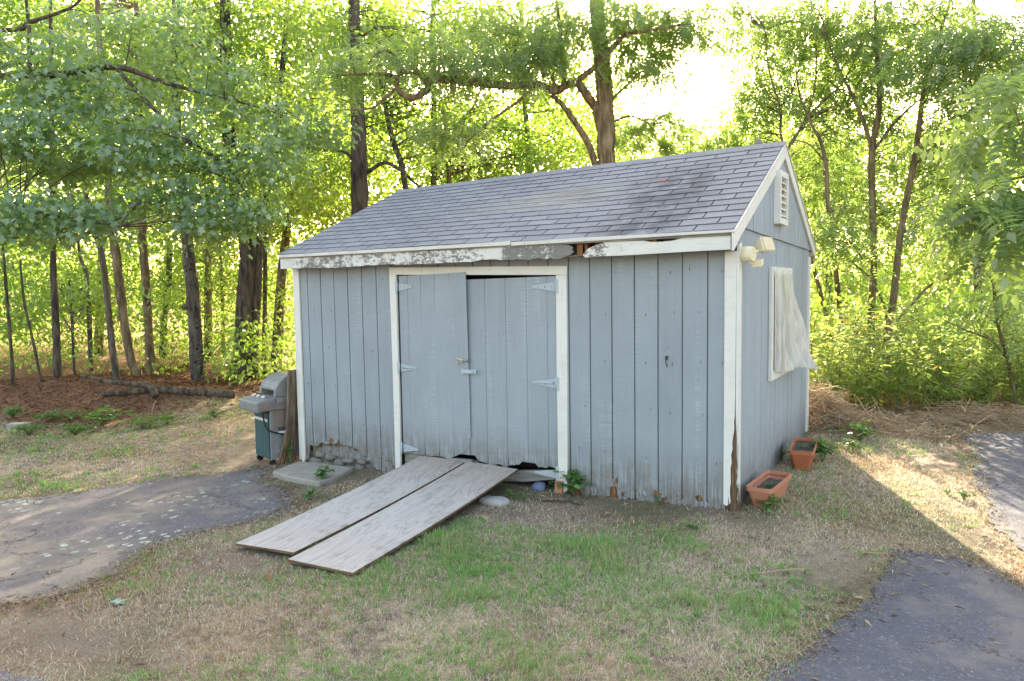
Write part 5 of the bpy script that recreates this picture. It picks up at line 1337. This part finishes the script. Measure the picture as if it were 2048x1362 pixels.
def sticks(name, label, spots, n, lo, hi, mat, seed, rad=.004, flat=.35):
    rr = np.random.RandomState(seed); mb = MB()
    for k in range(n):
        (cx, cy_, sx, sy_, h) = spots[rr.randint(len(spots))]
        u = rr.normal(0, 1, 2); x = cx+u[0]*sx*.6; y = cy_+u[1]*sy_*.6
        z = float(gz(x, y)) + rr.uniform(0, h)*max(0, 1-.5*(u[0]**2+u[1]**2)*.5)
        L = rr.uniform(lo, hi); a = rr.uniform(0, 6.28); e = rr.normal(0, flat)
        dv = np.array([math.cos(a)*math.cos(e), math.sin(a)*math.cos(e), math.sin(e)])*L/2
        c = np.array([x, y, max(z, float(gz(x, y))+abs(dv[2])*.7)])
        pth = np.array([c-dv, c+rr.normal(0, .03*L, 3), c+dv]); pth[:, 2] = np.maximum(pth[:, 2], gz(pth[:, 0], pth[:, 1])+.004)
        v, f = tube(pth, rr.uniform(.5, 1.4)*rad, 3); mb.add(v, f, True)
    return tag(mb.build(name, mat, None, fix=False), label, 'brush', kind='stuff')
def spot(px, py, sx, sy_, h): q = hit(px, py); return (q[0], q[1], sx, sy_, h)
sticks('brush_pile', 'heap of dry tan stems at the back right corner of the shed', [spot(1652, 856, .25, .25, .5), spot(1632, 850, .2, .22, .55), spot(1690, 858, .3, .25, .2)], 1100, .15, .6, M['drystem'], 41, .004, .4)
sticks('cut_stems', 'band of dry cut stems along the foot of the thicket', [spot(1760, 852, .5, .25, .10), spot(1850, 848, .5, .3, .12), spot(1930, 842, .4, .3, .25), spot(2020, 845, .4, .3, .25), spot(1800, 870, .5, .2, .04), spot(2090, 850, .5, .3, .2)], 900, .12, .6, M['drystem'], 42, .0035, .25)

def blades():
    rr = np.random.RandomState(51)
    shrink = lambda po, x, y: inpoly(x+.07*waves(x, y, 77, 9.0), y+.07*waves(x, y, 78, 9.0), po) & (inpoly(x+.05, y, po) & inpoly(x-.05, y, po) & inpoly(x, y+.05, po) & inpoly(x, y-.05, po))
    blocked = lambda x, y: shrink(PAD, x, y) | shrink(DRIVE, x, y) | shrink(STRIP, x, y) | shrink(CORNER, x, y) | ((y > -.03) & (x < .06) & (x > -4.9) & (y < 3.5)) | inpoly(x, y, [(-3.0, -2.32), (-2.46, -2.26), (-2.58, 0), (-3.12, 0)]) | inpoly(x, y, [(-2.385, -2.36), (-1.82, -2.34), (-1.96, 0), (-2.53, 0)]) | ((x > -4.75) & (x < -3.8) & (y > -.75) & (y < 0))
    def lushness(x, y):
        g, l, d = zones(x, y); tuft = waves(x, y, 61, 4.0) + .5*waves(x, y, 62, 11.0)
        lush = .62*np.exp(-((x+.45)/1.35)**2-((y+2.1)/1.35)**2) + .35*np.exp(-((x+1.6)/.45)**2-((y+1.75)/.8)**2) + .25*np.exp(-((x+3.4)/.5)**2-((y+2.4)/.5)**2) - .25*np.exp(-((x-.9)/.5)**2-((y+.8)/.7)**2) - .10*sstep(-2.0, -3.0, x)*sstep(-2.6, -3.2, y)
        return np.clip(.16 + .75*tuft + .25*g + lush + .22*sstep(-4.5, -6.0, x) - .8*d - .9*l, 0, 1), d, l
    V = []; COL = []
    def emit(x, y, h, wd, lean, la, colr):
        n = len(x); z = gz(x, y); a = rr.uniform(0, 6.28, n)
        b = np.stack([x, y, z-.004], 1); ax = np.stack([np.cos(a), np.sin(a), 0*a], 1)*wd[:, None]
        dl = np.stack([np.cos(la), np.sin(la), 0*la], 1)
        m1 = b + dl*(h*np.sin(lean)*.38)[:, None]; m1[:, 2] += h*np.cos(lean*.6)*.58
        tp = b + dl*(h*np.sin(lean))[:, None]; tp[:, 2] += h*np.maximum(np.cos(lean), .10)
        V.append(np.stack([b-ax, b+ax, m1+ax*.75, m1-ax*.75, tp], 1).reshape(-1, 3)); COL.append(np.repeat(colr, 5, axis=0))
    def width(x, y, n, k=1): return rr.uniform(.0009, .0019, n)*np.clip(np.hypot(x-1.39, y+5.54)/3.6, .8, 2.6)*k
    # dead thatch: straw lying about almost everywhere the mower went
    for (x0, x1, y0, y1, n) in ((-3.7, 2.0, -4.5, -.02, 230000), (.03, 1.9, -.1, 4.2, 45000), (-10.5, -3.4, -4.2, 2.9, 60000)):
        x = rr.uniform(x0, x1, n); y = rr.uniform(y0, y1, n); lu, d, l = lushness(x, y)
        bare = np.clip(waves(x, y, 66, 3.1)*1.5+.15, 0, 1.3)
        k = rr.uniform(0, 1, n) < np.clip(.95-.95*d-.9*l-.65*bare, .04, 1); x, y = x[k], y[k]; k = ~blocked(x, y); x, y = x[k], y[k]; m_ = len(x)
        brown = np.clip(.30 + .8*waves(x, y, 67, 2.6) + .3*sstep(-1.2, -3.0, x), .05, .9); isb = rr.uniform(0, 1, m_) < brown
        u = rr.uniform(0, 1, (m_, 1)); c = np.where(isb[:, None], np.array([.38, .24, .13])*(.6+.8*u), np.array([.68, .58, .41])*(.6+.55*u))
        pale = rr.uniform(0, 1, m_) < .12; c = np.where(pale[:, None], np.array([.62, .56, .44])*(.8+.3*u), c)
        h = np.where(isb, rr.uniform(.015, .045, m_), rr.uniform(.020, .06, m_)); lean = np.where(isb, rr.uniform(.1, 1.1, m_), rr.uniform(.7, 1.55, m_))
        emit(x, y, h, width(x, y, m_), lean, rr.uniform(0, 6.28, m_), c)
    # living tufts
    for (x0, x1, y0, y1, n) in ((-3.7, 2.0, -4.5, -.02, 26000), (.03, 1.9, -.1, 4.2, 2600), (-10.5, -3.4, -4.2, 2.9, 7000)):
        x = rr.uniform(x0, x1, n); y = rr.uniform(y0, y1, n); lu, d, l = lushness(x, y)
        near_board = np.exp(-((x+2.45)/.07)**2)*((y < -.8) & (y > -2.3)); lu = np.maximum(lu, near_board*.8)
        k = rr.uniform(0, 1, n) < lu; x, y, lu = x[k], y[k], lu[k]; k = ~blocked(x, y); x, y, lu = x[k], y[k], lu[k]; m_ = len(x)
        per = rr.randint(9, 22, m_); idx = np.repeat(np.arange(m_), per); N = len(idx); a = rr.uniform(0, 6.28, N); r_ = np.abs(rr.normal(0, .018, N))
        xx = x[idx]+np.cos(a)*r_; yy = y[idx]+np.sin(a)*r_
        th = (.024+.055*lu*np.clip(.35+waves(x, y, 71, 7.0)*1.1, .15, 1.3)*rr.uniform(.5, 1.3, m_)); h = th[idx]*rr.uniform(.6, 1.35, N); lean = np.clip(rr.gamma(2.2, .24, N), 0, 1.4)
        hue = rr.uniform(0, 1, m_)[idx][:, None]; u = rr.uniform(.75, 1.25, (N, 1))
        c = (np.array([.12, .34, .08])*(1-hue) + np.array([.30, .48, .15])*hue)*u
        dry = rr.uniform(0, 1, N) < (.15+.35*np.clip(waves(xx, yy, 88, 6.0)+.4, 0, 1)); c = np.where(dry[:, None], np.array([.52, .44, .27])*u*rr.uniform(.6, 1.2, (N, 1)), c)
        emit(xx, yy, h, width(xx, yy, N, 1.0), lean, a+rr.normal(0, .8, N), c)
    v = np.concatenate(V); n = len(v)//5; i = np.arange(n)*5
    flat = np.stack([i, i+1, i+2, i+3, i+3, i+2, i+4], 1).ravel(); fs = np.tile([4, 3], n)
    o = link(bpy.data.objects.new('grass', mesh_np('grass', v, flat, fs, M['grass'], colors=np.concatenate(COL))))
    tag(o, 'patchy short green and straw-coloured grass in front of the shed', 'grass', kind='stuff')
    print('BLADES', n)
blades()

def litter():
    rr = np.random.RandomState(71)
    def flakes(n, x0, x1, y0, y1, fn):
        x = rr.uniform(x0, x1, n); y = rr.uniform(y0, y1, n); k = rr.uniform(0, 1, n) < fn(x, y); return x[k], y[k]
    x1, y1 = flakes(26000, -17, -8.2, -.8, 6.5, lambda x, y: zones(x, y)[1])
    x2, y2 = flakes(30000, -4.8, 1.7, -4.3, -.02, lambda x, y: .05+.6*zones(x, y)[2])
    x3, y3 = flakes(5000, 0, 3, 2.4, 5.5, lambda x, y: sstep(2.2, 3.6, y))
    x4, y4 = flakes(9000, -7, -3.2, -4.5, -.3, lambda x, y: np.clip(waves(x, y, 81, 3.0)*1.6-.1, .02, .6)*inpoly(x, y, PAD))
    x5, y5 = flakes(2500, .5, 3.2, -4.5, 4.2, lambda x, y: np.clip(waves(x, y, 82, 2.0)-.1, .03, .3)*(inpoly(x, y, DRIVE) | inpoly(x, y, STRIP)))
    def along(poly, n, sd):
        po = np.array(poly); k = rr.randint(0, len(po), n); a = po[k]; b = po[(k+1) % len(po)]; keep = np.hypot(*(b-a).T) < 2.2
        q = a+(b-a)*rr.uniform(0, 1, (n, 1))+rr.normal(0, sd, (n, 2)); return q[keep, 0], q[keep, 1]
    x6, y6 = along(PAD, 9000, .09); x7, y7 = along(DRIVE, 4200, .07); x8, y8 = along(STRIP, 3000, .09)
    x = np.concatenate([x1, x2, x3, x4, x5, x6, x7, x8]); y = np.concatenate([y1, y2, y3, y4, y5, y6, y7, y8]); n = len(x)
    blk = ((x > -4.9) & (x < .05) & (y > -.02) & (y < 3.4)); blk |= inpoly(x, y, [(-3.1, -2.4), (-1.8, -2.4), (-1.95, 0), (-3.12, 0)])
    x, y = x[~blk], y[~blk]; n = len(x)
    s = np.where(x < -8, rr.uniform(.04, .11, n), np.where(rr.uniform(0, 1, n) < .04, rr.uniform(.04, .075, n), rr.uniform(.008, .030, n)))
    c = np.stack([x, y, gz(x, y)+.013+rr.uniform(0, .008, n)], 1)
    t = np.stack([rr.normal(size=n), rr.normal(size=n), rr.normal(0, .25, n)], 1); nn = np.stack([rr.normal(0, .35, n), rr.normal(0, .35, n), np.ones(n)], 1)
    v, fl, fs, at = leaf_arrays(c, t, nn, s, 'slim', rr.uniform(0, 1, n))
    u = rr.uniform(0, 1, (n, 1)); far = (x < -8)[:, None]
    col_ = np.where(far, np.array([.10, .05, .03])*(1-u)+np.array([.36, .19, .11])*u, np.array([.12, .075, .045])*(1-u)+np.array([.46, .34, .22])*u)
    tag(link(bpy.data.objects.new('leaf_litter', mesh_np('leaf_litter', v, fl, fs, M['flake'], colors=np.repeat(col_, len(LT['slim'][0]), axis=0)))), 'brown fallen leaves and needles strewn over the bank and the yard', 'litter', kind='stuff')
litter()

# ------------------------------------------------------------------ single weeds
def weed(px, py, w, h, label, seed, tmpl='oval', nst=9, group='weeds by the shed', at=None):
    q = hit(px, py) if at is None else np.array(at); rr = np.random.RandomState(seed)
    o = thing('weed', q, label, 'weed', group); mb = MB(); C_, T_, N_, S_ = [], [], [], []
    for k in range(nst):
        a = rr.uniform(0, 6.28); rad = w*.5*rr.uniform(.25, 1); hh = h*rr.uniform(.55, 1.05)*(1-.35*rad/(w*.5))
        tip = q + np.array([math.cos(a)*rad, math.sin(a)*rad, hh]); mid = q + np.array([math.cos(a)*rad*.35, math.sin(a)*rad*.35, hh*.65])
        pth = smooth_path([q-np.array([0, 0, .01]), mid, tip], 3); v, f = tube(pth, np.linspace(.0035, .0018, len(pth)), 4); mb.add(v, f, True)
        for j in range(7):
            t = rr.uniform(.45, 1.0); c = pth[min(len(pth)-1, int(t*(len(pth)-1)+.5))]; b = rr.uniform(0, 6.28)
            C_.append(c); T_.append((math.cos(b), math.sin(b), rr.normal(.0, .3))); N_.append((rr.normal(0, .3), rr.normal(0, .3), 1)); S_.append(rr.uniform(.35, .6)*min(w, h*1.6)*.42)
    tag(mb.build('stem', M['stem'], o, fix=False), kind='stuff')
    v, fl, fs, at_ = leaf_arrays(np.array(C_), np.array(T_), np.array(N_), np.array(S_), tmpl, rr.uniform(0, 1, len(C_)))
    tag(link(bpy.data.objects.new('leaves', mesh_np('leaves', v, fl, fs, M['weed'], attrs=at_)), o), kind='stuff')
weed(1148, 990, .34, .26, 'bushy bright green weed at the foot of the right door trim', 301, nst=20)
weed(1110, 975, .16, .12, 'small green weed left of the bushy one by the door trim', 302)
weed(648, 966, .26, .22, 'leafy weed growing in front of the concrete slab', 303, 'maple')
weed(620, 1000, .30, .12, 'low spreading weed between the slab and the left plywood sheet', 304, 'maple')
weed(1028, 1000, .30, .10, 'low weed behind the pale flat rock', 305, 'maple')
weed(1532, 1022, .30, .16, 'green weed in front of the nearest planter', 306, nst=12)
weed(1645, 925, .34, .30, 'leafy weed right of the farther planter', 307, nst=16)
weed(1563, 920, .14, .2, 'small upright weed against the gable wall between the planters', 308)
weed(1720, 882, .6, .22, 'sunlit ferny weed behind the farther planter', 309, nst=16)
weed(1705, 900, .3, .16, 'smaller sunlit weed at the edge of the shed shadow', 310)
weed(1928, 1000, .18, .10, 'weed on the dirt beside the sunlit driveway strip', 311)
weed(1895, 990, .14, .07, 'tiny weed left of the one beside the driveway strip', 312)
weed(1313, 1010, .07, .12, 'single weed sprouting from the rotted wall base', 313)
weed(1385, 1062, .12, .08, 'tiny fern-like weed in the grass below the wall', 314)
weed(1213, 1088, .12, .05, 'tiny flat weed in the middle of the lawn', 315)
weed(588, 905, .16, .30, 'green vine leaves between the planks and the shed corner', 316, 'maple', at=(-4.945, -.12, -.2))
BW = 'weeds on the litter bank'
for k, (px, py, w, h, lab) in enumerate(((58, 870, .45, .25, 'weed clump low on the bank nearest the left edge'), (105, 842, .5, .28, 'weed clump high on the bank left of the dip'), (25, 836, .4, .3, 'weed clump at the left edge of the bank'), (205, 852, .7, .42, 'tallest weed clump at the right end of the bank'), (150, 872, .5, .3, 'weed clump at the foot of the bank'), (285, 858, .7, .3, 'broad weed clump on the grass right of the bank'), (335, 848, .5, .25, 'weed clump right of the broad one on the grass'), (430, 835, .35, .2, 'small weed on the bare ground far left of the grill'), (140, 840, .3, .2, 'small weed between two clumps on the bank'))):
    weed(px, py, w*1.3, h*.75, lab, 330+k, 'oval', 22, BW)
# green bits growing in the planters
for (mt4, seed, z, lab) in ((pm1, 351, .115, 'sparse green sprouts in the nearest planter'), (pm2, 352, .16, 'dead moss and sprouts in the farther planter')):
    p = mt4 @ Vector((.0, .0, z)); weed(0, 0, .18, .05, lab, seed, 'slim', 14, 'sprouts in the planters', at=(p.x, p.y, p.z))

# ------------------------------------------------------------------ logs, sticks and scraps
def branch(name, pts_px, r0, r1, label, cat, group=None, lift=.06, mat='log', sides=9):
    pts = []
    for q in pts_px:
        h = hit(q[0], q[1]); pts.append(h+np.array([0, 0, (q[2] if len(q) > 2 else lift)]))
    pth = smooth_path(pts, 4); mb = MB(); mb.tube(pth, np.linspace(r0, r1, len(pth)), sides, True, True, .15, 3)
    return tag(mb.build(name, M[mat]), label, cat, group)
branch('fallen_log', [(205, 793), (255, 790), (304, 785), (380, 789), (470, 795)], .045, .085, 'long fallen log along the edge of the wood', 'log', lift=.05)
branch('fallen_branch', [(165, 800, .45), (215, 800, .32), (265, 797, .26), (300, 795, .2), (312, 800, .06)], .03, .06, 'crooked dead branch propped above the fallen log', 'branch')
branch('fallen_branch', [(300, 860, .03), (306, 838, .18), (312, 830, .22)], .02, .012, 'short dead branch sticking up from the bank', 'branch')
branch('twig', [(1720, 1108, .012), (1755, 1112, .02), (1790, 1112, .012)], .004, .003, 'thin pale twig on the dirt beside the driveway', 'twig', 'twigs on the ground', .01, 'drystem', 5)
branch('twig', [(1500, 1152, .012), (1570, 1146, .02), (1625, 1140, .012)], .004, .003, 'long thin twig lying in the dry grass', 'twig', 'twigs on the ground', .01, 'drystem', 5)
branch('bark_strip', [(1085, 1003, .02), (1130, 1006, .03), (1165, 1012, .015)], .018, .012, 'strip of dark bark on the soil under the right door', 'bark strip', None, .02, 'log', 6)
def dead_leaf(px, py, s, label, c, seed):
    q = hit(px, py); rr = np.random.RandomState(seed)
    v, fl, fs, at = leaf_arrays(np.array([q+np.array([0, 0, .02])]), rr.normal(size=(1, 3))*np.array([1, 1, .1]), np.array([[rr.normal(0, .3), rr.normal(0, .3), 1]]), np.array([s]), 'maple', np.array([.5]))
    o = link(bpy.data.objects.new('fallen_leaf', mesh_np('fallen_leaf', v, fl, fs, M['flake'], colors=np.tile(np.array([c]), (10, 1)))))
    so = o.modifiers.new('thickness', 'SOLIDIFY'); so.thickness = .002
    tag(o, label, 'leaf', 'single fallen leaves on the lawn')
dead_leaf(965, 1034, .11, 'curled tan leaf on the bare soil right of the plywood', (.50, .34, .20), 1)
dead_leaf(540, 1160, .09, 'russet leaf in the grass below the left plywood sheet', (.34, .16, .07), 2)
dead_leaf(228, 1207, .10, 'pale green leaf on the grass near the asphalt pad', (.36, .46, .36), 3)
dead_leaf(1500, 1204, .07, 'brown leaf on the dry grass near the driveway', (.26, .14, .08), 4)
q = hit(38, 858); o = MB().box((q[0]-.14, q[1]-.08, q[2]-.05), (q[0]+.14, q[1]+.08, q[2]+.09), Matrix.Rotation(R(35), 3, 'Z')).build('concrete_block', M['concrete'], None, .01); tag(o, 'grey concrete block at the foot of the litter bank', 'block')
